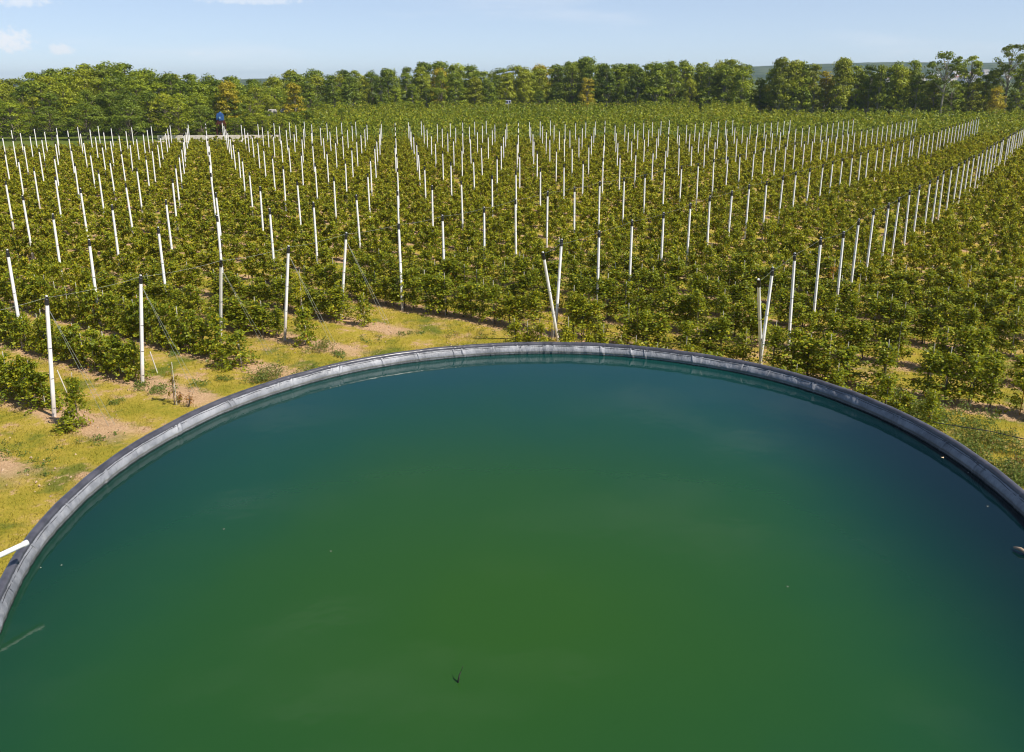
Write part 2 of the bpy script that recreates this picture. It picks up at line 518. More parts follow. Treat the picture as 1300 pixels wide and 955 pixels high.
def in_tank(x, y, pad=.35):
    dx, dy = np.asarray(x) - TC[0], np.asarray(y) - TC[1]
    return np.hypot(dx, dy) < np.where(dy < 0, TR + 1.3, TR) + pad


# ------------------------------------------------------------------ apple trees
def apple_quads(h, w, n, seed, leaf_len=.085, low=.12, yellow=0., size=1.):
    """a slender trained apple tree: leaves on short arching side branches round a leader"""
    r = np.random.default_rng(seed)
    nb = max(7, int(n / 26))
    C = []; Nn = []; T = []
    zb = low * h + (h * .97 - low * h) * r.uniform(0, 1, nb) ** .9
    for z in zb:
        f = (z / h - low) / (1 - low)
        reach = w * (1.05 - .72 * f) * r.uniform(.45, 1.1) * .62
        a = r.uniform(0, 2 * math.pi); up = r.uniform(-.1, .55)
        k = max(3, int(n / nb))
        s = r.uniform(0.05, 1, k) ** .7
        px = np.cos(a) * reach * s; py = np.sin(a) * reach * s; pz = z + up * reach * s - .25 * reach * s ** 2
        P = np.column_stack([px, py, pz]) + r.normal(0, .07 * (h / 2.2), (k, 3))
        C.append(P)
        Nn.append(np.column_stack([px * .8, py * .8, np.full(k, .28)]) + r.normal(0, .36, (k, 3)))
        T.append(np.clip(r.normal(r.uniform(.3, .7), .2, k), 0, 1))
    # leader shoots
    k = n // 14
    z = h * r.uniform(.55, 1.05, k)
    C.append(np.column_stack([r.normal(0, .04, k), r.normal(0, .04, k), z])); Nn.append(r.normal(0, 1, (k, 3))); T.append(r.uniform(.5, 1, k))
    C = np.concatenate(C); Nn = np.concatenate(Nn); T = np.concatenate(T)
    C[:, 2] = np.maximum(C[:, 2], .06)
    L = leaf_len * r.uniform(.7, 1.35, len(C)) * size
    Q = leaf_quads(C, Nn, L, L * .62, r)
    ye = np.where(r.uniform(0, 1, len(C)) < .17 + yellow * .75, r.uniform(.25, .95, len(C)), r.uniform(0, .12 + .5 * yellow, len(C)))
    br = np.where(r.uniform(0, 1, len(C)) < .03, r.uniform(.3, .9, len(C)), 0)
    return Q, np.column_stack([T, ye, br])


def tree_spots():
    """every tree of the orchard that the photograph's frame can show: (x, y, height, width, yellowness)"""
    r = np.random.default_rng(3)
    out = []
    for k in range(3, 66):
        u = k + .16
        v = 2.0 * -40
        vs_ = np.arange(-30, 64, .68 / ROWS)
        for v in vs_:
            if k < 8 and v < 8.14: continue
            if k == 8 and 5.55 < v < 7.99: continue
            if r.uniform() < (.035 if k > 7 else .008): continue
            uu = u + r.normal(0, .02); vv = v + r.normal(0, .035)
            x, y = lat(uu, vv)
            if y < 14 or y > 166 or (x * x + y * y) > 190 ** 2: continue
            px, py = pix((x, y, 1.0))
            if px < -70 or px > 1370 or py > 620: continue
            ymax = 161 if px > 330 else 139 + 22 * px / 330
            if y > ymax: continue
            if in_tank(x, y, 1.2): continue
            if k == 8 and px > 1215 and y < 26: continue
            if k in (8, 9) and (699 < px < 716 or 955 < px < 976): continue
            h = 1.55 if k < 6 else (1.8 if k == 6 else 2.05)
            wd = 1.35 if k < 7 else (1.38 if y < 48 else 1.2)
            if k == 8 and v < 6: h = 1.8; wd = 1.0
            if v > 7.9 and k > 6: h = 1.65 if px < 420 else 1.85
            ye = .06 + .34 * min(1, max(0, (y - 36) / 55)) + .08 * math.sin(x * .13 + 1) * math.sin(y * .11) + .12 * (r.uniform() < .12)
            if k == 8 and 540 < px < 860: ye = .5; h = 1.85
            if k == 9 and 640 < px < 760: ye = .3
            if px < 420 and y < 45: ye -= .06
            if px > 900 and y < 45: ye -= .03
            out.append((x, y, h * (r.uniform(.82, 1.14) if (k < 8 or r.uniform() > .06) else r.uniform(.5, .75)) * (.85 if k > 6 else .97), wd * r.uniform(.85, 1.2), max(0, ye), px, py, k))
    return out


SPOTS = tree_spots()
SPOTS.sort(key=lambda s: s[0] ** 2 + s[1] ** 2)
inframe = [s for s in SPOTS if 0 <= s[5] <= 1300 and s[6] < 560]
NEAR = inframe[:292]
near_ids = set(id(s) for s in NEAR)
REST = [s for s in SPOTS if id(s) not in near_ids]

VAR = []
for i in range(26):
    ye = (.02, .06, .10, .16, .22, .40)[i % 6] if i < 20 else .62
    wide = i % 3 == 0
    h, w_ = (1.6, 1.25) if wide else (2.2, 1.1)
    Q, lf = apple_quads(h, w_, 1300 if not wide else 1350, 100 + i, .10, .05 if wide else .13, ye)
    fol = quad_mesh('foliage', Q, lf, M['apple'])
    r = random.Random(i)
    mb = MB()
    mb.tube([(0, 0, -.05), (r.uniform(-.03, .03), r.uniform(-.03, .03), h * .5), (r.uniform(-.05, .05), r.uniform(-.05, .05), h * .97)], [.028, .02, .007], 6)
    for k in range(9):
        z = h * r.uniform(.18, .8); a = r.uniform(0, 6.28); l = r.uniform(.2, .42)
        mb.tube([(0, 0, z), (math.cos(a) * l * .6, math.sin(a) * l * .6, z + .09), (math.cos(a) * l, math.sin(a) * l, z + .06)], [.010, .007, .003], 4, False)
    tr = bpy.data.meshes.new('trunk'); tr.from_pydata(mb.V, [], mb.F); tr.materials.append(M['sapbark'])
    mb = MB(); mb.tube([(.06, .02, -.05), (.05, .0, h * r.uniform(.95, 1.18))], .013, 5)
    stk = bpy.data.meshes.new('stake'); stk.from_pydata(mb.V, [], mb.F); stk.materials.append(M['stake'])
    VAR.append((h, w_, ye, wide, fol, tr, stk))


def place_apple(s, label, group, var=None, name='apple_tree', stake=True):
    x, y, h, w_, ye = s[:5]
    wide = s[7] < 7 if len(s) > 7 else h < 1.9
    c = [v for v in VAR if v[3] == wide] if var is None else [var]
    c.sort(key=lambda v: abs(v[2] - ye) + random.uniform(0, .12))
    v = c[0]
    e = empty(name, (x, y, 0), label, 'tree', group, random.uniform(0, 6.28))
    sc = h / v[0]
    e.scale = (w_ / v[1], w_ / v[1], sc)
    for nm, me in (('foliage', v[4]), ('trunk', v[5]), ('stake', v[6])):
        if nm == 'stake' and not stake: continue
        o = bpy.data.objects.new(nm, me); link(o, e)
    return e


for s in NEAR:
    x, y, k, px = s[0], s[1], s[7], s[5]
    if k < 8:
        n_ = {3: 'leftmost', 4: 'frontmost', 5: 'second', 6: 'third', 7: 'fourth'}[k]
        lab = 'bushy young apple tree in the %s hedge row ending at the grass clearing' % n_
    elif k == 8 and s[4] > .5: lab = 'yellowing young apple tree close behind the back rim of the water tank'
    elif k == 8: lab = 'young green apple tree in the row nearest the tank rim'
    elif k == 9: lab = 'slim young apple tree in the first full row behind the tank'
    elif k == 10: lab = 'slim young apple tree in the second full row behind the tank'
    else: lab = 'slim young apple tree in or beyond the third full row'
    place_apple(s, lab, 'young apple trees planted in rows')

# the rest of the orchard: past three hundred trees, one object
def rest_orchard():
    Qs, Ls = [], []
    for i, s in enumerate(REST):
        x, y, h, w_, ye = s[:5]
        d = math.hypot(x, y)
        n = int(np.clip(41000 / d - 60, 160, 860))
        size = np.clip(math.sqrt(1050 / n), 1, 2.9)
        Q, lf = apple_quads(h, w_, n, 5000 + i, .10, .10, ye, size)
        a = 0
        Q = Q + np.array([x, y, 0])
        lf[:, 0] += rng.uniform(-.15, .15)
        Qs.append(Q); Ls.append(lf)
        # a sliver of trunk and stake
        px_, py_ = .012, .0
        b = np.array([[[x - .02, y, 0], [x + .02, y, 0], [x + .012, y, h * .8], [x - .012, y, h * .8]]])
        Qs.append(b); Ls.append(np.array([[.3, .2, .8]]))
    me = quad_mesh('orchard_trees', np.concatenate(Qs), np.concatenate(Ls), M['apple'])
    o = link(bpy.data.objects.new('orchard_trees', me))
    tag(o, 'mass of young apple trees filling the far rows of the orchard', 'trees', kind='stuff')


rest_orchard()

# single trees that stand by themselves at the row ends, in the clearing
def lone(px, py, h, w_, var, label, ye=.0, name='apple_tree'):
    p = at(px, py)
    return place_apple((p.x, p.y, h, w_, ye), label, None, var, name)


bushy = [v for v in VAR if v[3]]
slim = [v for v in VAR if not v[3]]
lone(101, 543, 1.65, 1.0, bushy[0], 'lone small apple tree just right of the front left post', 0)
lone(90, 546, .6, 1.0, bushy[1], 'low leafy suckers at the foot of the lone tree beside the front left post')
lone(304, 466, 1.4, 1.6, bushy[2], 'round bushy apple tree in the grass beside the third post')
lone(284, 468, 1.0, 1.0, bushy[3], 'low dark shoots at the foot of the third post')
lone(388, 437, 1.6, 1.5, bushy[4], 'spreading apple tree beside the fourth post of the clearing')
lone(463, 413, 1.5, 1.05, bushy[5], 'small round apple tree on bare soil beside the fifth post')


def special(px, py, h, w_, seed, label, yb, parts='apple_tree', n=260, ll=.08):
    p = at(px, py)
    e = empty(parts, p, label, 'tree')
    Q, lf = apple_quads(h, w_, n, seed, ll, .1, 0)
    lf[:, 1] = yb[0] * rng.uniform(.6, 1.2, len(lf)); lf[:, 2] = yb[1] * rng.uniform(.6, 1.2, len(lf))
    link(bpy.data.objects.new('foliage', quad_mesh('foliage', Q, lf, M['apple'])), e)
    mb = MB(); mb.tube([(0, 0, 0), (.02, 0, h)], [.02, .008], 6); mb.build('trunk', M['sapbark'], e)
    mb = MB(); mb.tube([(.07, 0, 0), (.07, 0, h * 1.1)], .012, 5); mb.build('stake', M['stake'], e)


special(222, 515, 1.45, .65, 71, 'thin wilting apple tree with few leaves in the clearing beside the second post', (.1, .45), n=190)
special(1052, 392, 2.2, .6, 72, 'dead apple tree with rust brown leaves beside the seventh post of the right hand line', (.2, 1.), n=300)
special(744, 428, 1.5, .6, 73, 'small apple tree with dark reddish leaves behind the back rim', (.0, .8), n=160)
special(383, 349 + 60, 2.3, .7, 74, 'apple tree with yellow green top standing in the fourth row', (.8, .0), n=420)
special(1222, 400, 2.2, .55, 75, 'slim apple tree with bright yellow and orange leaves among green ones', (.95, .15), n=380)
special(1084, 410, 2.1, .55, 76, 'slender yellow leaved apple tree right of the end brace line', (.9, .1), n=340)
special(700, 432, 1.2, .5, 77, 'bright yellow sapling leaning beside the foot of the crossed posts', (1., .0), n=160)

# dry twigs with red leaves near the wilting tree
def twigs(px, py, seed, label, name='dry_shrub', h=.55, red=.9):
    p = at(px, py)
    r = random.Random(seed)
    e = empty(name, p, label, 'plant')
    mb = MB(); C = []
    for k in range(9):
        a = r.uniform(0, 6.28); l = r.uniform(.5, 1) * h; sx = r.uniform(.15, .5)
        tip = Vector((math.cos(a) * l * sx, math.sin(a) * l * sx, l))
        mb.tube([(0, 0, 0), tip * .5 + Vector((0, 0, .03)), tip], [.014, .009, .004], 4, False)
        for j in range(7): C.append(tip * r.uniform(.4, 1) + Vector((r.gauss(0, .04), r.gauss(0, .04), r.gauss(0, .03))))
    mb.build('stem', M['sapbark'], e)
    C = np.array([tuple(c) for c in C])
    Q = leaf_quads(C, rng.normal(size=C.shape), .07, .04)
    link(bpy.data.objects.new('foliage', quad_mesh('foliage', Q, np.tile([.5, .1, red], (len(C), 1)), M['apple'])), e)


twigs(240, 517, 1, 'low dry shrub with rust red twigs near the tank rim')
twigs(228, 512, 2, 'thin reddish dry stems under the wilting tree', h=.45)
twigs(1293, 596, 3, 'rust brown dry weed by the right rim of the tank', h=.5)

# ------------------------------------------------------------------ trellis posts
POST_H = 4.12
pw = .065
def post_mesh():
    mb = MB()
    a, b = .060, .048
    V = []
    for z, s in ((-.3, 1.06), (0, 1.04), (2, 1.0), (POST_H - .22, .93)):
        for sx, sy in ((-1, -1), (1, -1), (1, 1), (-1, 1)):
            # chamfered square section
            for ox, oy in (((1, .5) if sx * sy > 0 else (.5, 1)), ((.5, 1) if sx * sy > 0 else (1, .5))):
                V.append((sx * a * s * ox, sy * b * s * oy * 1.1, z))
    n = 8
    Fc = [(i * n + k, i * n + (k + 1) % n, (i + 1) * n + (k + 1) % n, (i + 1) * n + k) for i in range(3) for k in range(n)]
    Fc.append(tuple(range(3 * n, 4 * n)))
    me = bpy.data.meshes.new('trellis_post'); me.from_pydata(V, [], Fc); me.materials.append(M['post'])
    # cap: a black sleeve with a small collar and clip on top
    mb = MB()
    mb.tube([(0, 0, POST_H - .25), (0, 0, POST_H - .24), (0, 0, POST_H - .05), (0, 0, POST_H - .02)], [.060, .070, .068, .045], 10)
    mb.box(-.025, .025, -.07, .07, POST_H - .03, POST_H + .035)
    mc = bpy.data.meshes.new('cap'); mc.from_pydata(mb.V, [], mb.F); mc.materials.append(M['cap'])
    mcl = bpy.data.meshes.new('clip')
    mb = MB(); mb.box(-.03, .03, -.03, .03, POST_H + .035, POST_H + .075)
    mcl.from_pydata(mb.V, [], mb.F); mcl.materials.append(M['pipe'])
    return me, mc, mcl


PM, PC, PCL = post_mesh()
_mb = MB(); _mb.tube([(0, 0, 0), (0, 0, .02)], .066, 8)
PTIE = bpy.data.meshes.new('wire_tie'); PTIE.from_pydata(_mb.V, [], _mb.F); PTIE.materials.append(M['drip'])


def place_post(foot, top, label, group='white trellis posts of the orchard', lods=True):
    """a post whose foot and top are given points"""
    foot, top = Vector(foot), Vector(top)
    d = top - foot
    o = bpy.data.objects.new('trellis_post', PM)
    z = d.normalized(); x = Vector((dA[0], dA[1], 0)); y = z.cross(x).normalized(); x = y.cross(z)
    m = Matrix((x, y, z)).transposed().to_4x4()
    sc = d.length / POST_H
    o.matrix_world = Matrix.Translation(foot) @ m @ Matrix.Diagonal((1, 1, sc, 1))
    link(o); tag(o, label, 'post', group)
    c = bpy.data.objects.new('cap', PC); link(c, o)
    if foot.y < 60:
        c = bpy.data.objects.new('clip', PCL); link(c, o)
        for tz in (1.32, .34, 2.35):
            c = bpy.data.objects.new('wire_tie', PTIE); link(c, o); c.location = (0, 0, tz + .06 * math.sin(foot.x * 9 + tz)); c.rotation_euler = (.12 * math.sin(foot.x * 5 + tz), .10 * math.cos(foot.y * 7), 0)
    return o


LINES_V = [2.69, 5.35, 7.965, 10.555, 13.15]
while LINES_V[-1] < 66: LINES_V.append(LINES_V[-1] + 2.6)
FRAC = [-.03, .16, .16, .15, .18]
START = {0: 9, 1: 9, 2: 4}
TOPZ = 4.10
# end posts of the clearing, leaning: (foot pixel, top pixel)
ends = [((69, 530), (59, 378)), ((181, 489), (178.5, 351.5)), ((280, 443), (280.5, 331)), ((361.5, 432), (366.2, 314)), ((433, 406), (439.5, 297)), ((511, 394), (506, 285))]
names = ['first', 'second', 'third', 'fourth', 'fifth', 'sixth']
END_TOPS = []
for (f, tp), nm in zip(ends, names):
    a, b = at(*f), at(*tp, TOPZ)
    place_post(a, b, 'black capped white end post, %s from the left along the clearing' % nm)
    END_TOPS.append(b)
allposts = []
for j, v in enumerate(LINES_V):
    fr = FRAC[j] if j < len(FRAC) else .16
    for k in range(START.get(j, 0), 66):
        if j == 2 and k < 10: continue
        u = k + fr
        vv = v
        x, y = lat(u, vv)
        if y < 12 or y > 162: continue
        px, py = pix((x, y, TOPZ)); pxb, pyb = pix((x, y, 0))
        if px < -2 or px > 1304: continue
        ymax = 160 if px > 330 else 138 + 22 * px / 330
        if y > ymax: continue
        allposts.append((x * x + y * y, x, y, j, k, px, py))
allposts.sort()
ord_ = ['first', 'second', 'third', 'fourth', 'fifth', 'sixth', 'seventh', 'eighth', 'ninth', 'tenth', 'eleventh', 'twelfth']
PR = random.Random(5)
NIND = 288
line_tops = {}
for i, (d2, x, y, j, k, px, py) in enumerate(allposts):
    lx, ly = PR.gauss(0, .035), PR.gauss(0, .035)
    jx, jy = PR.gauss(0, .06), PR.gauss(0, .06)
    dz = PR.gauss(0, .05)
    line_tops.setdefault(j, []).append((x + jx + lx, y + jy + ly, TOPZ + dz))
    if i >= NIND: continue
    if k == 9 and j in (0, 1):
        fp, tpx = ((963.5, 474), (981, 341.5)) if j == 0 else ((705, 424), (713, 305.5))
        place_post(at(*fp), at(*tpx, TOPZ), 'white upright post crossed by the leaning one at the right back rim' if j == 0 else 'white upright post crossed by the leaning one behind the back rim')
        continue
    first = (j in (0, 1) and k == 9)
    if j == 0 and k == 9: lab = 'white post behind the leaning brace at the near end of the right hand line'
    elif j == 1 and k == 9: lab = 'white post whose foot meets the leaning brace behind the back rim'
    elif j == 0: lab = 'black capped white post in the rightmost line, beside the postless rows'
    elif j == 1: lab = 'black capped white post in the line starting behind the back rim'
    elif j == 2: lab = 'black capped white post in the line starting from the grass clearing'
    else:
        lab = 'black capped white post, %s line behind the one along the clearing' % ord_[min(j - 3, 11)]
    place_post((x + jx, y + jy, 0), (x + jx + lx, y + jy + ly, TOPZ + dz), lab)
# the farthest posts, past three hundred: one object
rest = allposts[NIND:]
if rest:
    pv = np.array([v.co[:] for v in PM.vertices]); cv = np.array([v.co[:] for v in PC.vertices])
    pf = [tuple(p.vertices) for p in PM.polygons]; cf = [tuple(p.vertices) for p in PC.polygons]
    V, Fc, mi = [], [], []
    ca, sa = dA
    for (_, x, y, *_r) in rest:
        for vv, ff, m_ in ((pv, pf, 0), (cv, cf, 1)):
            b = len(V)
            for q in vv: V.append((q[0] * ca - q[1] * sa + x, q[0] * sa + q[1] * ca + y, q[2]))
            Fc += [tuple(b + i for i in f) for f in ff]; mi += [m_] * len(ff)
    me = bpy.data.meshes.new('far_posts'); me.from_pydata(V, [], Fc); me.materials.append(M['post']); me.materials.append(M['cap'])
    me.polygons.foreach_set('material_index', mi)
    o = link(bpy.data.objects.new('far_posts', me))
    tag(o, 'crowd of tiny white posts at the far edge of the orchard', 'posts', kind='stuff')

# leaning braces
place_post(at(708.5, 433.5, .0), at(689.5, 322, TOPZ), 'white post leaning outward beyond the back rim, crossing an upright one', lods=False)
place_post(at(966, 463, .0), at(963, 356.5, TOPZ), 'white post leaning outward beside the right back rim of the tank', lods=False)

# wires
def wire(pts, label, rad=.011, sag=.05, group=None, name='trellis_wire', mat='wire'):
    P = []
    for a, b in zip(pts[:-1], pts[1:]):
        a, b = Vector(a), Vector(b)
        for k in range(5):
            f = k / 5; p = a.lerp(b, f); p.z -= sag * 4 * f * (1 - f); P.append(p)
    P.append(Vector(pts[-1]))
    mb = MB(); mb.tube(P, rad, 5)
    o = mb.build(name, M[mat])
    tag(o, label, 'wire', group)


l2 = sorted(line_tops[2], key=lambda p: p[0] * dA[0] + p[1] * dA[1])
left_out = Vector(END_TOPS[0]) + (Vector(END_TOPS[0]) - Vector(END_TOPS[1]))
wire([tuple(left_out)] + [tuple(p) for p in END_TOPS] + l2[:24], 'thin wire strung over the caps of the posts along the grass clearing', .0055, .07)
l0 = sorted(line_tops[0], key=lambda p: p[0] * dA[0] + p[1] * dA[1])
wire([tuple(at(963, 356.5, TOPZ))] + l0[:30], 'thin wire strung over the rightmost line of posts', .004, .05)
l1 = sorted(line_tops[1], key=lambda p: p[0] * dA[0] + p[1] * dA[1])
wire([tuple(at(689.5, 322, TOPZ))] + l1[:26], 'thin wire strung over the line of posts behind the back rim', .004, .05)
# stay wires from the clearing posts to ground anchors
anch = [(85, 475 + 22), (200, 472), (307, 452), (390, 425), (460, 402)]
tops_px = [(59, 384), (178, 357), (281, 337), (366, 320), (439, 302)]
for i, (tp, an) in enumerate(zip(tops_px, anch)):
    f = at(*ends[i][0]); tpw = at(*ends[i][1], TOPZ)
    out_d = Vector((-dB[0], -dB[1], 0))
    a = Vector((f.x, f.y, 0)) + out_d * 2.35 + Vector((dA[0], dA[1], 0)) * .5
    e = empty('stay_wire', a, 'pair of thin stay wires slanting down from the %s clearing post' % names[i], 'wire', 'stay wires of the end posts')
    for s_ in (0, .14):
        mb = MB(); mb.tube([Vector(tpw) - Vector(a) + Vector((0, 0, -.35)), Vector((s_, s_, 0))], .006, 4)
        mb.build('wire', M['wire'], e)
    # pale short sticks by the row end
    if i < 5:
        st = at(an[0], an[1] + 2)
        mb = MB(); mb.tube([st, st + Vector((-.28 + .05 * i, .1, .85))], .022, 6)
        tag(mb.build('anchor_stick', M['stake']), 'short pale stick leaning in the grass beside the %s clearing post' % names[i], 'stick', 'short sticks at the row ends')

# drip lines hanging low along the rows near the tank
for k, (v0, v1), nm in ((8, (3.1, 5.2), 'black drip hose hung low in the row right behind the back rim'),
                        (8, (-.5, 2.2), 'black drip hose hung low between the saplings beyond the right rim'),
                        (9, (3.0, 7.2), 'black drip hose hung along the first full row behind the tank')):
    pts = []
    for i in range(13):
        v = v0 + (v1 - v0) * i / 12
        x, y = lat(k + .16 - .03, v)
        pts.append((x, y, .52 + .03 * math.sin(i * 1.9)))
    mb = MB(); mb.tube(pts, .014, 5)
    tag(mb.build('drip_hose', M['drip']), nm, 'hose')

# ------------------------------------------------------------------ white filling pipe over the rim
p1 = at(33.5, 689.5, 3.26); p2 = at(0, 705, 3.26)
dv = (Vector(p2) - Vector(p1)).normalized()
e = empty('filling_pipe', p1, 'white water pipe reaching over the left rim of the tank', 'pipe')
mb = MB()
o_ = dv * 2.6
mb.tube([(0, 0, 0), dv * .1, dv * 2.4, o_ + Vector((0, 0, -.05)), o_ + dv * .12 + Vector((0, 0, -.25)), o_ + dv * .12 + Vector((0, 0, -3.4))], .045, 14)
mb.build('pipe', M['pipe'], e, True)
mb = MB(); mb.tube([dv * -.02, dv * .06], .054, 14); mb.build('collar', M['pipe'], e, True)
mb = MB(); mb.tube([dv * .75 + Vector((0, 0, -.16)), dv * 2.5 + Vector((0, 0, -.16))], .03, 10)
mb.build('support_rail', simple('pale_blue_steel', (.5, .58, .66), .5), e, True)

# ------------------------------------------------------------------ things on the water
def stick(pts, rad, name, label, cat, mat):
    mb = MB(); mb.tube(pts, rad, 7); o = mb.build(name, mat, smooth=True); tag(o, label, cat); return o


a = at(1287, 695, WATER_Z + .05); b = at(1304, 703, WATER_Z + .04)
o = stick([a, a.lerp(b, .5) + Vector((0, 0, .03)), b, b + (b - a) * 1.6], [.02, .035, .04, .045], 'driftwood', 'pale bare stick floating beside the right rim', 'stick', simple('drift_wood', (.42, .30, .20), .8))
a = at(581, 868, WATER_Z - .02)
b = Vector(a) + Vector((.08, .06, .25))
stick([a, a + Vector((.03, .02, .14)), b], [.016, .010, .005], 'dead_twig', 'thin dark twig poking up out of the green water', 'twig', simple('dark_twig', (.05, .045, .035), .8))
for i, (px, py) in enumerate([(1197, 581), (1254, 643), (1229, 600), (284, 672), (78, 718), (52, 721), (1000, 745), (420, 700)]):
    p = at(px, py, WATER_Z + .006)
    C = np.array([[0, 0, 0.0]])
    r2 = np.random.default_rng(i)
    s_ = .07 if i == 0 else .035
    Q = leaf_quads(C, np.array([[.05, .02, 1.]]), s_ * 1.4, s_, r2); Q[..., 2] = 0
    me = quad_mesh('floating_leaf', Q, None, simple('dry_leaf_%d' % i, (.75, .55, .35) if i == 0 else (.30, .28, .22), .6))
    me.name = 'floating_leaf'
    o = link(bpy.data.objects.new('floating_leaf', me)); o.location = p
    # give the leaf its thickness: a slight curl
    for v, z in zip(me.vertices, (.012, 0, .01, 0)): v.co.z = z
    tag(o, ['pale orange leaf floating in the dark band under the right rim', 'tiny pale leaf afloat near the right frame edge',
            'tiny brown leaf afloat in the dark reflection of the right rim', 'tiny pale leaf afloat on the green water left of centre',
            'tiny leaf afloat beside the left rim, the nearer to the middle', 'tiny leaf afloat beside the left rim, close against the liner',
            'tiny speck of leaf afloat on the green water right of centre', 'tiny speck of leaf afloat on the green water near the middle'][i], 'leaf', 'leaves afloat on the tank')

# ------------------------------------------------------------------ grass and weeds
def blades(N, xr, yr, keep, hgt, wid, seed, dens=None):
    r = np.random.default_rng(seed)
    x = r.uniform(*xr, N); y = r.uniform(*yr, N)
    k = keep(x, y, r); x, y = x[k], y[k]
    n = len(x)
    h = hgt * r.uniform(.5, 1.5, n); a = r.uniform(0, 6.28, n); l = r.uniform(.1, .9, n) * h
    b = np.column_stack([x, y, np.zeros(n)]); la = r.uniform(0, 6.28, n)
    tip = b + np.column_stack([np.cos(la) * l, np.sin(la) * l, h])
    s = np.column_stack([np.cos(a), np.sin(a), np.zeros(n)]) * wid * r.uniform(.6, 1.4, (n, 1))
    mid = (b + tip) / 2 + np.array([0, 0, 1]) * (h * .12)[:, None]
    return np.stack([b - s * .5, b + s * .5, mid + s * .42, tip], 1), n


def keep_clear(x, y, r):
    px, py = pix(np.stack([x, y, np.zeros_like(x)], -1))
    u = (x * dA[0] + y * dA[1]) / ROWS
    fr = np.abs((u + .34) % 1 - .5)
    v = (x * dB[0] + y * dB[1]) / ROWS
    onstrip = (fr < .13) & ((v > 7) | (u > 8.3))
    return (px > -30) & (px < 1330) & (py < 780) & ~in_tank(x, y, .02) & ~(onstrip & (r.uniform(size=len(x)) < .85))


def grass_material():
    m, nt, out = material('grass_blades')
    t = NT(nt)
    P = t.n('ShaderNodeNewGeometry').outputs['Position']
    flat = t.n('ShaderNodeVectorMath', operation='MULTIPLY', ins={0: P, 1: (1, 1, 0)}).outputs[0]
    c, soil, n2, n3 = ground_color(t, flat)
    at_ = t.n('ShaderNodeAttribute', attribute_name='leaf')
    tint = t.n('ShaderNodeSeparateXYZ', ins={0: at_.outputs['Vector']}).outputs[0]
    c = t.mix(t.math('MULTIPLY', tint, .45), c, (.21, .25, .026))
    p = t.n('ShaderNodeBsdfPrincipled', ins={'Base Color': c, 'Roughness': .7, 'Specular IOR Level': .2})
    tr = t.n('ShaderNodeBsdfTranslucent', ins={'Color': c})
    mx = t.n('ShaderNodeMixShader', ins={0: .35, 1: p.outputs[0], 2: tr.outputs[0]})
    t.link(mx.outputs[0], out.inputs[0])
    return m


Q1, n1_ = blades(150000, (-20, 4), (12, 46), keep_clear, .06, .016, 1)
Q2, n2_ = blades(60000, (2, 26), (18, 46), keep_clear, .09, .018, 2)
me = quad_mesh('grass', np.concatenate([Q1, Q2]), np.column_stack([rng.uniform(0, 1, len(Q1) + len(Q2)), np.zeros(len(Q1) + len(Q2)), np.zeros(len(Q1) + len(Q2))]), grass_material())
tag(link(bpy.data.objects.new('grass', me)), 'short dry yellow green grass covering the clearing round the tank', 'grass', kind='stuff')

# leafy weed clumps in the clearing and along the right rim
clumps = []
rr = np.random.default_rng(9)
for px, py, n_, sp, hh, ye in [(345, 478, 26, .9, .40, .35), (330, 488, 14, .6, .3, .4), (408, 445, 16, .6, .42, .5), (400, 470, 8, .5, .15, .1), (430, 452, 10, .45, .2, .1), (525, 425, 9, .6, .14, .2),
                               (253, 489, 5, .25, .16, .0), (220, 447 + 5, 6, .22, .2, .0), (148, 510, 5, .22, .14, .0), (195, 497, 14, .5, .22, .15), (180, 490, 8, .3, .2, .1),
                               (288, 482, 6, .4, .12, .0), (120, 560, 6, .5, .12, .1), (20, 575, 10, .8, .10, .1), (60, 590, 6, .6, .1, .1), (465, 432, 6, .5, .1, .1),
                               (1200, 540, 70, 1.5, .40, .05), (1170, 526, 40, 1.0, .45, .1), (1240, 560, 40, 1.0, .25, .3), (1285, 570, 30, .9, .3, .1), (1270, 600, 46, .8, .4, .2), (1292, 615, 24, .5, .4, .15),
                               (1225, 575, 24, .5, .3, .1), (1130, 505, 26, .8, .4, .3), (1060, 485, 20, .8, .35, .4), (1010, 470, 14, .7, .35, .5), (860, 440, 14, 1.2, .3, .6), (600, 425, 12, 1.2, .25, .5),
                               (780, 436, 16, 1.5, .25, .6), (900, 447, 14, 1.2, .3, .5)]:
    c = at(px, py)
    for i in range(n_):
        x, y = c.x + rr.normal(0, sp * .5), c.y + rr.normal(0, sp * .5)
        if in_tank(x, y, .12): continue
        clumps.append((x, y, hh * rr.uniform(.5, 1.3), ye))
Qs, Ls = [], []
for i, (x, y, h, ye) in enumerate(clumps):
    k = int(26 + 70 * h)
    C = np.column_stack([rr.normal(0, .10, k), rr.normal(0, .10, k), rr.uniform(.05, 1, k) * h])
    N_ = np.column_stack([C[:, 0] * 3, C[:, 1] * 3, np.full(k, .5)]) + rr.normal(0, .5, (k, 3))
    C += np.array([x, y, 0])
    L = rr.uniform(.05, .10, k)
    Qs.append(leaf_quads(C, N_, L, L * .45, rr))
    dry = rr.uniform(size=k) < ye
    Ls.append(np.column_stack([rr.uniform(.1, 1, k), np.where(dry, rr.uniform(.4, 1, k), 0), np.where(dry & (rr.uniform(size=k) < .3), .6, 0)]))
me = quad_mesh('weeds', np.concatenate(Qs), np.concatenate(Ls), M['weed'])
tag(link(bpy.data.objects.new('weeds', me)), 'leafy green and seedy weeds growing round the tank and the row ends', 'weeds', kind='stuff')

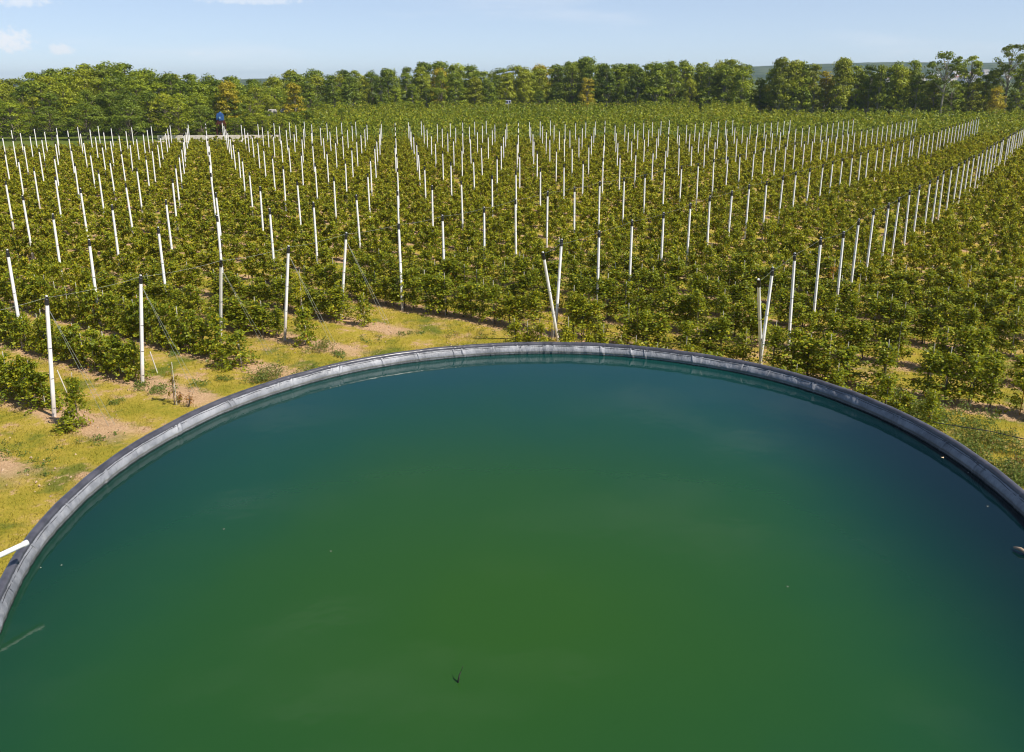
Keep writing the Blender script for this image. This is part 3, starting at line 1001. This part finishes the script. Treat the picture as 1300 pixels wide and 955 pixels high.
# clods and small stones on the bare strips of the clearing
def stones():
    r = np.random.default_rng(77)
    V, Fc = [], []
    base = np.array([(1, 0, 0), (-1, 0, 0), (0, 1, 0), (0, -1, 0), (0, 0, 1), (0, 0, -1)], float)
    fs = [(0, 2, 4), (2, 1, 4), (1, 3, 4), (3, 0, 4), (2, 0, 5), (1, 2, 5), (3, 1, 5), (0, 3, 5)]
    for i in range(2600):
        x, y = r.uniform(-19, 2), r.uniform(13, 44)
        u = (x * dA[0] + y * dA[1]) / ROWS; fr = abs((u + .34) % 1 - .5)
        if in_tank(x, y, .1) or (fr > .17 and r.uniform() < .85): continue
        s_ = r.uniform(.012, .05)
        b = len(V); q = base * s_ * r.uniform(.6, 1.3, (6, 3)) + np.array([x, y, s_ * .3])
        V += [tuple(p) for p in q]; Fc += [tuple(b + k for k in f) for f in fs]
    tag(mesh_obj('stones', V, Fc, simple('dry_clods', (.50, .36, .24), .95, noise=.4, scale=9)), 'dry earth clods and small stones scattered on the bare strips', 'stones', kind='stuff')


stones()

# ------------------------------------------------------------------ rows without posts behind the posts
def shrub_belt():
    r = np.random.default_rng(21)
    Qs, Ls = [], []
    cnt = 0
    for y in np.arange(129, 262, 2.6):
        xm = y * .62
        for x in np.arange(-xm, xm, 2.0):
            X = x + r.normal(0, .5); Y = y + r.normal(0, .7)
            px, py = pix((X, Y, 2.0))
            if px < 40 or px > 1340: continue
            lim = 262 if 420 < px < 960 else (228 if px >= 960 else 170 + 92 * max(0, px - 330) / 90)
            if px < 340: continue
            if px > 960: lim = 232 - 10 * (px - 960) / 340
            if Y > lim: continue
            low = 162 if px < 1100 else 158
            if Y < low: continue
            h = r.uniform(2.2, 4.0) * (1.2 if px < 960 else 1.0) * (1.12 if 420 < px < 950 and Y > 215 else 1) * (1.15 if Y > 150 and r.uniform() < .1 else 1)
            n = 46
            th_ = r.uniform(0, 6.28, n); z = r.uniform(.1, 1, n) ** .8
            rad = 1.15 * (1.1 - .75 * z) * np.sqrt(r.uniform(0, 1, n))
            C = np.column_stack([np.cos(th_) * rad, np.sin(th_) * rad, z * h])
            N_ = np.column_stack([C[:, 0], C[:, 1], np.full(n, .5)]) + r.normal(0, .45, (n, 3))
            L = r.uniform(.28, .62, n)
            Qs.append(leaf_quads(C + np.array([X, Y, 0]), N_, L, L * .6, r))
            patch = .30 + .2 * math.sin(X * .07 + 1.2) * math.sin(Y * .05 + .4)
            Ls.append(np.column_stack([np.clip(r.normal(.5, .28, n) + r.uniform(-.15, .15), 0, 1), np.clip(r.normal(patch * .8, .22, n), 0, 1), (r.uniform(size=n) < .03) * .7]))
    me = quad_mesh('shrub_belt', np.concatenate(Qs), np.concatenate(Ls), M['shrub'])
    tag(link(bpy.data.objects.new('shrub_belt', me)), 'broad belt of yellow green bushes between the posts and the wood', 'bushes', kind='stuff')


shrub_belt()

# ------------------------------------------------------------------ woodland trees
def crown_quads(h, w_, base, seed, n=2300, shape='round', size=.42, open_=0.):
    """a broadleaf crown built of many leaf clumps on limbs"""
    r = np.random.default_rng(seed)
    nb = {'round': 66, 'tall': 64, 'open': 44}[shape]
    C, N_, T = [], [], []
    blobs = []
    for i in range(nb):
        f = r.uniform(0, 1)
        z = base + (h - base) * (f * .86 + .07)
        prof = math.sin(math.pi * min(1, (f * .78 + .20))) ** .75 if shape != 'tall' else (1.0 - .62 * f)
        if shape == 'open': prof = math.sin(math.pi * (f * .75 + .2)) ** .6
        a = r.uniform(0, 6.28)
        d = w_ * .5 * prof * r.uniform(.35, 1) ** .6
        br_ = (h - base) * r.uniform(.05, .125) * (1 if shape != 'open' else 1.15)
        blobs.append((math.cos(a) * d, math.sin(a) * d, z, br_))
    blobs.append((0, 0, h - (h - base) * .1, (h - base) * .10))
    k = n // len(blobs)
    for bx, by, bz, br_ in blobs:
        v = r.normal(size=(k, 3)); v /= np.linalg.norm(v, axis=1, keepdims=True)
        v[:, 2] = np.where(v[:, 2] < -.3, -v[:, 2], v[:, 2])
        rad = br_ * r.uniform(.45, 1.12, (k, 1))
        P = np.array([bx, by, bz]) + v * rad * np.array([1.15, 1.15, .8])
        C.append(P); N_.append(v + r.normal(0, .30, (k, 3)))
        T.append(np.clip(r.normal(r.uniform(.15, .85), .17, k), 0, 1))
    C = np.concatenate(C); N_ = np.concatenate(N_); T = np.concatenate(T)
    L = size * r.uniform(.6, 1.4, len(C))
    return leaf_quads(C, N_, L, L * .7, r), np.column_stack([T, r.uniform(0, .12, len(C)), np.zeros(len(C))]), blobs


def trunk_mb(h, blobs, base, rad, seed, sway=.4):
    r = random.Random(seed)
    mb = MB()
    top = Vector((r.uniform(-sway, sway), r.uniform(-sway, sway), h * .86))
    mid = top * .5 + Vector((r.uniform(-sway, sway) * .5, 0, 0))
    mb.tube([(0, 0, -.3), (0, 0, .4), mid, top], [rad * 1.5, rad * 1.1, rad * .75, rad * .2], 8)
    for bx, by, bz, br_ in blobs[::2]:
        z0 = max(base * .75, bz - h * .22)
        f = z0 / (h * .86)
        s = mid * (f / .5) if f < .5 else mid.lerp(top, (f - .5) / .5)
        mb.tube([s, s.lerp(Vector((bx, by, bz)), .55) + Vector((0, 0, .3)), (bx, by, bz)], [rad * .38, rad * .25, rad * .08], 5, False)
    return mb


WV = []
for i in range(16):
    shape = ['round', 'tall', 'round', 'tall', 'tall', 'round', 'tall', 'open'][i % 8]
    h = 14.; w_ = {'round': 9.5, 'tall': 6.2, 'open': 7.5}[shape] * random.uniform(.9, 1.1)
    base = {'round': .8, 'tall': 1.8, 'open': 7.0}[shape]
    Q, lf, bl = crown_quads(h, w_, base, 300 + i, 4200 if shape != 'open' else 2600, shape, .40)
    cm = quad_mesh('crown', Q, lf, M['wood'])
    mb = trunk_mb(h, bl, base, .20, i)
    tm = bpy.data.meshes.new('trunk'); tm.from_pydata(mb.V, [], mb.F); tm.materials.append(M['palebark'] if shape != 'round' else M['bark'])
    WV.append((shape, h, w_, cm, tm))


def wood_tree(x, y, h, w_, shape, label, group, name='broadleaf_tree', var=None, mat=None):
    c = [v for v in WV if v[0] == shape]
    v = random.choice(c) if var is None else var
    e = empty(name, (x, y, 0), label, 'tree', group, random.uniform(0, 6.28))
    e.scale = (w_ / v[2], w_ / v[2], h / v[1])
    me = v[3]
    if mat is not None:
        me = v[3].copy(); me.materials[0] = mat
    link(bpy.data.objects.new('crown', me), e); link(bpy.data.objects.new('trunk', v[4]), e)
    return e


def top_at(px, ypx, y, zoff=0):
    """height of something at depth y whose top shows at pixel row ypx"""
    d = ray(px, ypx)
    return CAM_H + d[2] / d[1] * y


def gx(px, y): return float(ray(px, 150)[0] / ray(px, 150)[1] * y)


# skyline of the wood: pixel column -> (top row, depth of its front)
SKY = [(-60, 105), (0, 98), (20, 100), (38, 96), (62, 88), (85, 86), (110, 82), (140, 78), (165, 77), (190, 84), (215, 88), (245, 90), (270, 93), (310, 97), (345, 94), (375, 88),
       (410, 87), (445, 85), (480, 90), (510, 85), (535, 80), (560, 77), (580, 80), (610, 86), (640, 86), (675, 82), (705, 76), (740, 72), (770, 74), (800, 78), (830, 76), (860, 74),
       (890, 78), (920, 73), (940, 76)]
def sky_y(px): return float(np.interp(px, [s[0] for s in SKY], [s[1] for s in SKY]))
def front(px): return float(np.interp(px, [-60, 300, 420, 700, 950, 1300], [182, 188, 262, 282, 268, 246]))


WR = random.Random(31)
WOOD_MATS = {}
ylw = leaf_material('golden_leaves', (.22, .20, .012), (.40, .33, .016), (.56, .45, .03), (.60, .47, .03), (.40, .25, .04), .35)
lime = leaf_material('lime_leaves', (.10, .16, .012), (.17, .24, .018), (.25, .31, .03), (.38, .34, .03), (.3, .2, .04), .35)
# left wood: broad crowns, several layers
for layer, (dy, frac) in enumerate([(0, .60), (8, .82), (17, .95), (28, 1.0)]):
    px = -50 + layer * 9
    while px < 430:
        y = front(px) + dy + WR.uniform(-2, 2)
        ytop = 158 - (158 - sky_y(px)) * frac * WR.uniform(.90, 1.0) if frac < 1 else sky_y(px) + WR.uniform(-3, 4)
        h = top_at(px, ytop, y)
        x = ray(px, 150)[0] / ray(px, 150)[1] * y
        w_ = h * WR.uniform(.6, .78) + 1.2
        lab = ['low round crowned tree at the front edge of the left hand wood', 'green broadleaf tree in the middle of the left hand wood',
               'green broadleaf tree in the middle of the left hand wood', 'tall tree at the back of the left hand wood, making its skyline'][layer]
        wood_tree(x, y, h, w_, 'round', lab, 'trees of the left hand wood', mat=lime if (layer == 0 and WR.random() < .35) else None)
        px += WR.uniform(19, 30)
# middle belt: tall slimmer crowns
for layer, dy in enumerate([0, 9, 20]):
    px = 425 + layer * 7
    while px < 950:
        y = front(px) + dy + WR.uniform(-3, 3)
        ytop = sky_y(px) + (WR.uniform(1, 16) if layer == 0 else WR.uniform(-2, 8))
        if layer == 0 and WR.random() < .25: ytop += 18
        h = top_at(px, ytop, y)
        x = ray(px, 150)[0] / ray(px, 150)[1] * y
        w_ = h * WR.uniform(.36, .52) + .8
        lab = ['tree at the front of the long shelter belt behind the bushes, trunk in view', 'tree in the middle of the long shelter belt behind the bushes', 'tree at the back of the long shelter belt, on its skyline'][layer]
        wood_tree(x, y, h, w_, 'tall' if WR.random() < .8 else 'round', lab, 'trees of the shelter belt', mat=lime if WR.random() < .12 else (ylw if WR.random() < .03 else None))
        px += WR.uniform(14, 24)
# right belt: thinner, with gaps down to the far hill
RB = [(962, 97, .42, 't'), (980, 82, .38, 't'), (988, 70, .40, 't'), (1005, 74, .4, 't'), (1013, 76, .4, 't'), (1030, 80, .36, 't'), (1045, 88, .4, 't'), (1060, 76, .34, 't'), (1066, 72, .36, 't'), (1083, 81, .4, 't'), (1100, 82, .38, 't'),
      (1112, 80, .3, 't'), (1132, 76, .42, 't'), (1139, 83, .4, 't'), (1153, 74, .36, 't'), (1160, 92, .45, 't'), (1175, 103, .5, 'r'), (1183, 98, .4, 't'),
      (1205, 101, .6, 'r'), (1217, 106, .55, 'r'), (1232, 103, .6, 'r'), (1247, 93, .5, 'r'), (1255, 88, .45, 'r'), (1290, 86, .4, 't'), (1303, 95, .6, 'r'), (1315, 90, .5, 'r')]
for i, (px, yt, wf, sh) in enumerate(RB):
    for lay in (0, 1):
        if lay and i % 3 == 2: continue
        y = front(px) + WR.uniform(-4, 4) + lay * 10
        h = top_at(px, yt + (10 if lay else 0), y)
        xx = px + (8 if lay else 0)
        x = ray(xx, 150)[0] / ray(xx, 150)[1] * y
        wood_tree(x, y, h, h * wf * WR.uniform(.9, 1.1) + .5, 'tall' if sh == 't' else 'round',
                  'slim tree in the thinner right hand end of the belt, far hill showing between' if sh == 't' else 'low bushy tree under the tall ones at the right hand end of the belt', 'trees of the right hand belt',
                  mat=ylw if WR.random() < .05 else None)
    # undergrowth between the trunks
for i in range(34):
    px = 955 + i * 11
    y = front(px) + 6 + WR.uniform(-3, 5)
    h = WR.uniform(5.5, 8)
    x = ray(px, 150)[0] / ray(px, 150)[1] * y
    wood_tree(x, y, h, h * 1.0, 'round', 'low dark bush filling the foot of the right hand belt', 'bushes under the right hand belt', name='bush')
for i in range(40):
    px = 425 + i * 13.5
    y = front(px) + 3 + WR.uniform(-3, 8)
    h = WR.uniform(4.5, 7)
    x = ray(px, 150)[0] / ray(px, 150)[1] * y
    wood_tree(x, y, h, h * 1.0, 'round', 'low dark bush filling the foot of the shelter belt', 'bushes under the shelter belt', name='bush')


for i in range(26):
    px = 296 + i * 6.2 + WR.uniform(-2, 2)
    y = 174 + WR.uniform(0, 14) + max(0, px - 380) * .5
    h = WR.uniform(3.2, 5.2)
    wood_tree(gx(px, y), y, h, h * 1.15, 'round', 'low dark bush right behind the farthest posts, in front of the cream cabins', 'bushes behind the farthest posts', name='bush')


def big_tree(px, ytop, y, w_, label, seed, mats=None, base_f=.55, lean=0):
    h = top_at(px, ytop, y)
    x = ray(px, 150)[0] / ray(px, 150)[1] * y
    Q, lf, bl = crown_quads(h, w_, h * base_f, seed, 2600, 'open', .48)
    lf[:, 0] = np.clip(lf[:, 0] - .05, 0, 1)
    e = empty('tall_tree', (x, y, 0), label, 'tree')
    link(bpy.data.objects.new('crown', quad_mesh('crown', Q, lf, mats or M['wood'])), e)
    trunk_mb(h, bl, h * base_f, .30, seed).build('trunk', M['palebark'], e)


big_tree(1193, 64, 248, 10.5, 'tall tree with a wide crown in two lobes above the right hand belt', 901, base_f=.45)
big_tree(1224, 70, 250, 6.5, 'round topped tall tree between the two tallest of the right hand belt', 902, base_f=.42)
big_tree(1274, 55, 246, 10.0, 'tallest tree of the belt, long bare trunk under a loose crown', 903, base_f=.5)
big_tree(1296, 72, 252, 4.5, 'thin yellowish tall tree at the right hand end of the belt', 904, lime, .35)
# stand-outs
def standout(px, ytop, y, w_, mat, label, shape='tall'):
    h = top_at(px, ytop, y); x = ray(px, 150)[0] / ray(px, 150)[1] * y
    wood_tree(x, y, h, w_, shape, label, None, mat=mat)


standout(375, 104, 188, 5.0, ylw, 'golden yellow tree standing before the darker wood')
standout(292, 100, 186, 5.5, ylw, 'tree with yellow upper leaves at the end of the left hand wood')
standout(108, 129, 172, 8.2, lime, 'bright lime green round bush in front of the left hand wood', 'round')
standout(163, 126, 171, 7.8, lime, 'light green rounded tree right of the bright round bush', 'round')
standout(15, 128, 172, 9.0, None, 'dark green tree filling the left corner of the wood', 'round')
standout(62, 134, 172, 7.0, lime, 'feathery light green bush left of the bright round one', 'round')
standout(225, 124, 174, 7.5, None, 'dark spreading tree at the edge of the wood above the light road', 'round')
standout(255, 132, 175, 6.0, lime, 'small light green tree left of the blue sprayer', 'round')
standout(1262, 108, 240, 4.2, ylw, 'small bright yellow tree at the foot of the tallest tree')
standout(745, 98, 262, 5.2, ylw, 'tree with yellow leaves halfway along the shelter belt')

# ------------------------------------------------------------------ road, small far things
road_m = simple('pale_track', (.62, .52, .40), .9, noise=.15, scale=.3)
def strip(pts, wd, z, name):
    V, Fc = [], []
    for i, (x, y) in enumerate(pts):
        V += [(x, y - wd / 2, z), (x, y + wd / 2, z)]
        if i: Fc.append((2 * i - 2, 2 * i, 2 * i + 1, 2 * i - 1))
    return tag(mesh_obj(name, V, Fc, road_m), kind='structure')


def gx(px, y): return float(ray(px, 150)[0] / ray(px, 150)[1] * y)


strip([(gx(180, 164), 166), (gx(350, 168), 169), (gx(430, 172), 172)], 5, .012, 'dirt_track')
strip([(gx(1120, 238), 240), (gx(1240, 234), 236), (gx(1400, 232), 232)], 7, .012, 'field_road')
# low pale retaining kerb along the left track
mb = MB()
mb.box(gx(185, 167), gx(345, 167), 171.5, 171.9, -.1, .86)
tag(mb.build('low_wall', simple('pale_concrete', (.66, .59, .49), .8, noise=.15)), 'long low pale wall along the track behind the far left posts', 'wall')


def sprayer():
    y = 176; x = gx(280, y)
    e = empty('farm_sprayer', (x, y, 0), 'blue machine with a dark red lower frame standing against the wood', 'sprayer')
    z0 = 3.3
    blue = simple('blue_plastic', (.03, .10, .28), .4, noise=.2); red = simple('dark_red_paint', (.08, .02, .015), .5); gl = simple('cab_glass', (.25, .42, .55), .12)
    mb = MB()
    mb.box(-.62, .50, -.6, .6, z0 + .2, z0 + 1.25); mb.box(-.50, .38, -.5, .5, z0 + 1.25, z0 + 1.5)
    mb.tube([(-.05, .1, z0 + 1.5), (-.05, .1, z0 + 1.75)], [.3, .22], 12)
    mb.build('tank', blue, e)
    MB().box(-.05, .72, -.9, -.62, z0 + .15, z0 + .95).build('cab', blue, e)
    MB().box(-.02, .30, -.98, -.905, z0 + .5, z0 + .85).build('window', gl, e)
    mb = MB(); mb.box(-.55, .6, -.8, .8, z0 - .6, z0 + .145)
    for sx in (-.6, .5):
        for sy in (-1, 1): mb.box(sx - .08, sx + .08, sy - .08, sy + .08, 0, z0 - .35)
    mb.build('frame', red, e)
    for sx in (-.7, .65):
        mb = MB(); mb.tube([(sx - .12, -.6, .55), (sx + .12, -.6, .55)], .55, 18); mb.build('wheel', M['drip'], e)


sprayer()


def far_shed(px, ypx, y, w_, h_, label, name='van'):
    x = gx(px, y); zt = top_at(px, ypx, y)
    e = empty(name, (x, y, 0), label, name)
    white = simple('cream_paint', (.66, .60, .52), .6, noise=.1); dk = simple('dark_window', (.05, .05, .06), .2)
    z0 = zt - h_
    mb = MB(); mb.box(-w_ / 2, w_ / 2, -1.2, 1.2, z0, zt - .25); mb.box(-w_ * .42, w_ * .40, -1.1, 1.1, zt - .25, zt)
    mb.build('body', white, e)
    MB().box(-w_ * .3, w_ * .12, -1.24, -1.205, z0 + h_ * .45, z0 + h_ * .78).build('window', dk, e)
    mb = MB()
    for sx in (-w_ * .38, w_ * .38):
        for sy in (-.9, .9): mb.box(sx - .1, sx + .1, sy - .1, sy + .1, 0, z0)
    mb.build('leg', simple('frame_steel', (.3, .28, .25), .6), e)


far_shed(346.5, 139, 191, 1.35, .6, 'small cream cabin on legs half hidden in the trees, the left of two', 'hunting_cabin')
far_shed(363, 138, 190, 1.5, .65, 'small cream cabin on legs half hidden in the trees, beside the golden tree', 'hunting_cabin')


def road_sign():
    y = 240; px = 645.5; x = gx(px, y)
    zt = top_at(px, 127.3, y); zb = top_at(px, 132.2, y)
    e = empty('road_sign', (x, y, 0), 'small dark blue road sign with a white border and white marks', 'sign')
    MB().tube([(0, .12, 0), (0, .12, zt)], .06, 8).build('pole', M['wire'], e)
    hw = .72
    MB().box(-hw, hw, -.03, .03, zb, zt).build('border', simple('sign_white', (.75, .75, .78), .5), e)
    p_ = MB().box(-hw + .14, hw - .14, -.045, -.032, zb + .12, zt - .12).build('panel', simple('sign_blue', (.02, .02, .12), .4), e)
    MB().box(-.12, .04, -.055, -.047, zb + .16, zt - .2).box(.10, .3, -.055, -.047, zb + .16, zb + .36).build('marking', simple('sign_white_mark', (.75, .75, .8), .5), p_)


road_sign()


def car(px, y, label, col, sc=1.0):
    x = gx(px, y)
    e = empty('car', (x, y, 0), label, 'car')
    m1 = simple('car_paint', col, .3); dk = simple('car_glass', (.03, .035, .04), .1); ty = simple('tyre', (.02, .02, .02), .8)
    prof = [(-2.1, .3), (-2.1, .75), (-1.3, .95), (-.75, 1.42), (.75, 1.45), (1.45, 1.0), (2.05, .9), (2.1, .3)]
    V = [(a, s * .85 * (1 if b < 1 else .85), b) for s in (-1, 1) for a, b in prof]
    n = len(prof)
    Fc = [tuple(range(n)), tuple(range(2 * n - 1, n - 1, -1))] + [(i, n + i, n + (i + 1) % n, (i + 1) % n) for i in range(n)]
    mesh_obj('body', V, Fc, m1, e)
    MB().box(-.95, .05, -.80, -.74, 1.0, 1.34).box(.12, .95, -.80, -.74, 1.0, 1.34).build('window', dk, e)
    for sx in (-1.3, 1.3):
        for sy in (-.78, .78):
            w2 = MB().tube([(sx, sy - .11, .33), (sx, sy + .11, .33)], .33, 14).build('wheel', ty, e)
    return e


car(1209, 243, 'white car on the field road seen past the bushes at the right', (.8, .8, .8))
car(1015, 247, 'pale car half hidden by bushes in front of the belt, its roof in view', (.6, .5, .45))

# ------------------------------------------------------------------ far hill and town
def hill():
    m, nt, out = material('far_hill')
    t = NT(nt)
    P = t.n('ShaderNodeNewGeometry').outputs['Position']
    n = t.noise(P, .0045, 6, .6)
    c = t.ramp(n, [(.38, (.020, .04, .016)), (.48, (.045, .07, .022)), (.56, (.10, .12, .05)), (.62, (.03, .055, .018))])
    p = t.n('ShaderNodeBsdfPrincipled', ins={'Base Color': c, 'Roughness': 1., 'Specular IOR Level': 0.})
    t.link(p.outputs[0], out.inputs[0])
    xs = np.linspace(-2600, 3400, 160); ys = np.linspace(1900, 4600, 46)
    V, Fc = [], []
    for y in ys:
        for x in xs:
            ridge = 3300 + 160 * math.sin(x * .0011)
            px = 650 + F * x / y
            top = np.interp(x / ridge, [-.75, -.3, .1, .25, .32, .42, .5, .6, 1.], [12, 12, 14, 55, 62, 66, 68, 72, 76])
            g = 1 / (1 + math.exp(-(y - (ridge - 700)) / 210))
            z = (top + 5 * math.sin(x * .006) + 4 * math.sin(x * .013 + y * .004) + 2 * math.sin(x * .031 + y * .02)) * g - 2
            V.append((x, y, z))
    nx = len(xs)
    for j in range(len(ys) - 1):
        for i in range(nx - 1): Fc.append((j * nx + i, j * nx + i + 1, (j + 1) * nx + i + 1, (j + 1) * nx + i))
    tag(mesh_obj('hills', V, Fc, m, smooth=True), kind='structure')


hill()


def town():
    r = random.Random(4)
    wall = [simple('house_wall_a', (.82, .80, .76), .8), simple('house_wall_b', (.70, .62, .55), .8), simple('house_wall_c', (.78, .70, .62), .8)]
    roof = [simple('house_roof_a', (.30, .13, .09), .8), simple('house_roof_b', (.30, .27, .26), .8)]
    dk = simple('house_window', (.06, .07, .09), .3)
    n = 0
    for i in range(46):
        px = r.choice([r.uniform(1160, 1185), r.uniform(1196, 1215), r.uniform(1222, 1245), r.uniform(1262, 1285), r.uniform(1060, 1160)]) if i > 12 else r.uniform(1162, 1240)
        y = r.uniform(2050, 2450)
        x = gx(px, y)
        g = 1 / (1 + math.exp(-(y - (3300 - 700)) / 210)); z = 70 * g - 2
        w_, d_, h_ = r.uniform(9, 20), r.uniform(8, 12), r.uniform(6, 14)
        kind = 'block' if h_ > 11 else 'house'
        e = empty('house' if kind == 'house' else 'apartment_block', (x, y, z - 1), ('pale house with a pitched roof on the far hillside' if kind == 'house' else 'pale taller block on the far hillside'),
                  'house' if kind == 'house' else 'building', 'houses on the far hillside' if kind == 'house' else 'taller blocks on the far hillside', r.uniform(-.4, .4))
        MB().box(-w_ / 2, w_ / 2, -d_ / 2, d_ / 2, 0, h_).build('wall', r.choice(wall), e)
        if kind == 'house':
            rh = r.uniform(2.5, 4)
            V = [(-w_ / 2 - .4, -d_ / 2 - .4, h_), (w_ / 2 + .4, -d_ / 2 - .4, h_), (w_ / 2 + .4, d_ / 2 + .4, h_), (-w_ / 2 - .4, d_ / 2 + .4, h_), (-w_ / 2 - .4, 0, h_ + rh), (w_ / 2 + .4, 0, h_ + rh)]
            mesh_obj('roof', V, [(0, 1, 5, 4), (2, 3, 4, 5), (1, 2, 5), (3, 0, 4), (3, 2, 1, 0)], r.choice(roof), e)
        else:
            MB().box(-w_ / 2 + .3, w_ / 2 - .3, -d_ / 2 + .3, d_ / 2 - .3, h_ + .003, h_ + .7).build('roof', r.choice(roof), e)
        for k in range(3):
            cx_ = -w_ * .3 + k * w_ * .3
            MB().box(cx_ - .8, cx_ + .8, -d_ / 2 - .06, -d_ / 2 - .01, h_ * .45, h_ * .7).build('window', dk, e)


town()

# ------------------------------------------------------------------ the air between here and the hills
m, nt, out = material('haze_air')
t = NT(nt)
v = t.n('ShaderNodeVolumePrincipled', ins={'Color': (.70, .86, 1., 1), 'Density': .00010, 'Anisotropy': .0})
t.link(v.outputs[0], out.inputs['Volume'])
mb = MB(); mb.box(-9500, 9500, -500, 9500, -3.5, 100)
tag(mb.build('haze', m), 'thin pale haze lying over the fields and the far hills', 'haze', kind='stuff')
print('near trees', len(NEAR), 'rest', len(REST), 'posts', len(allposts) + 8, 'clumps', len(clumps))
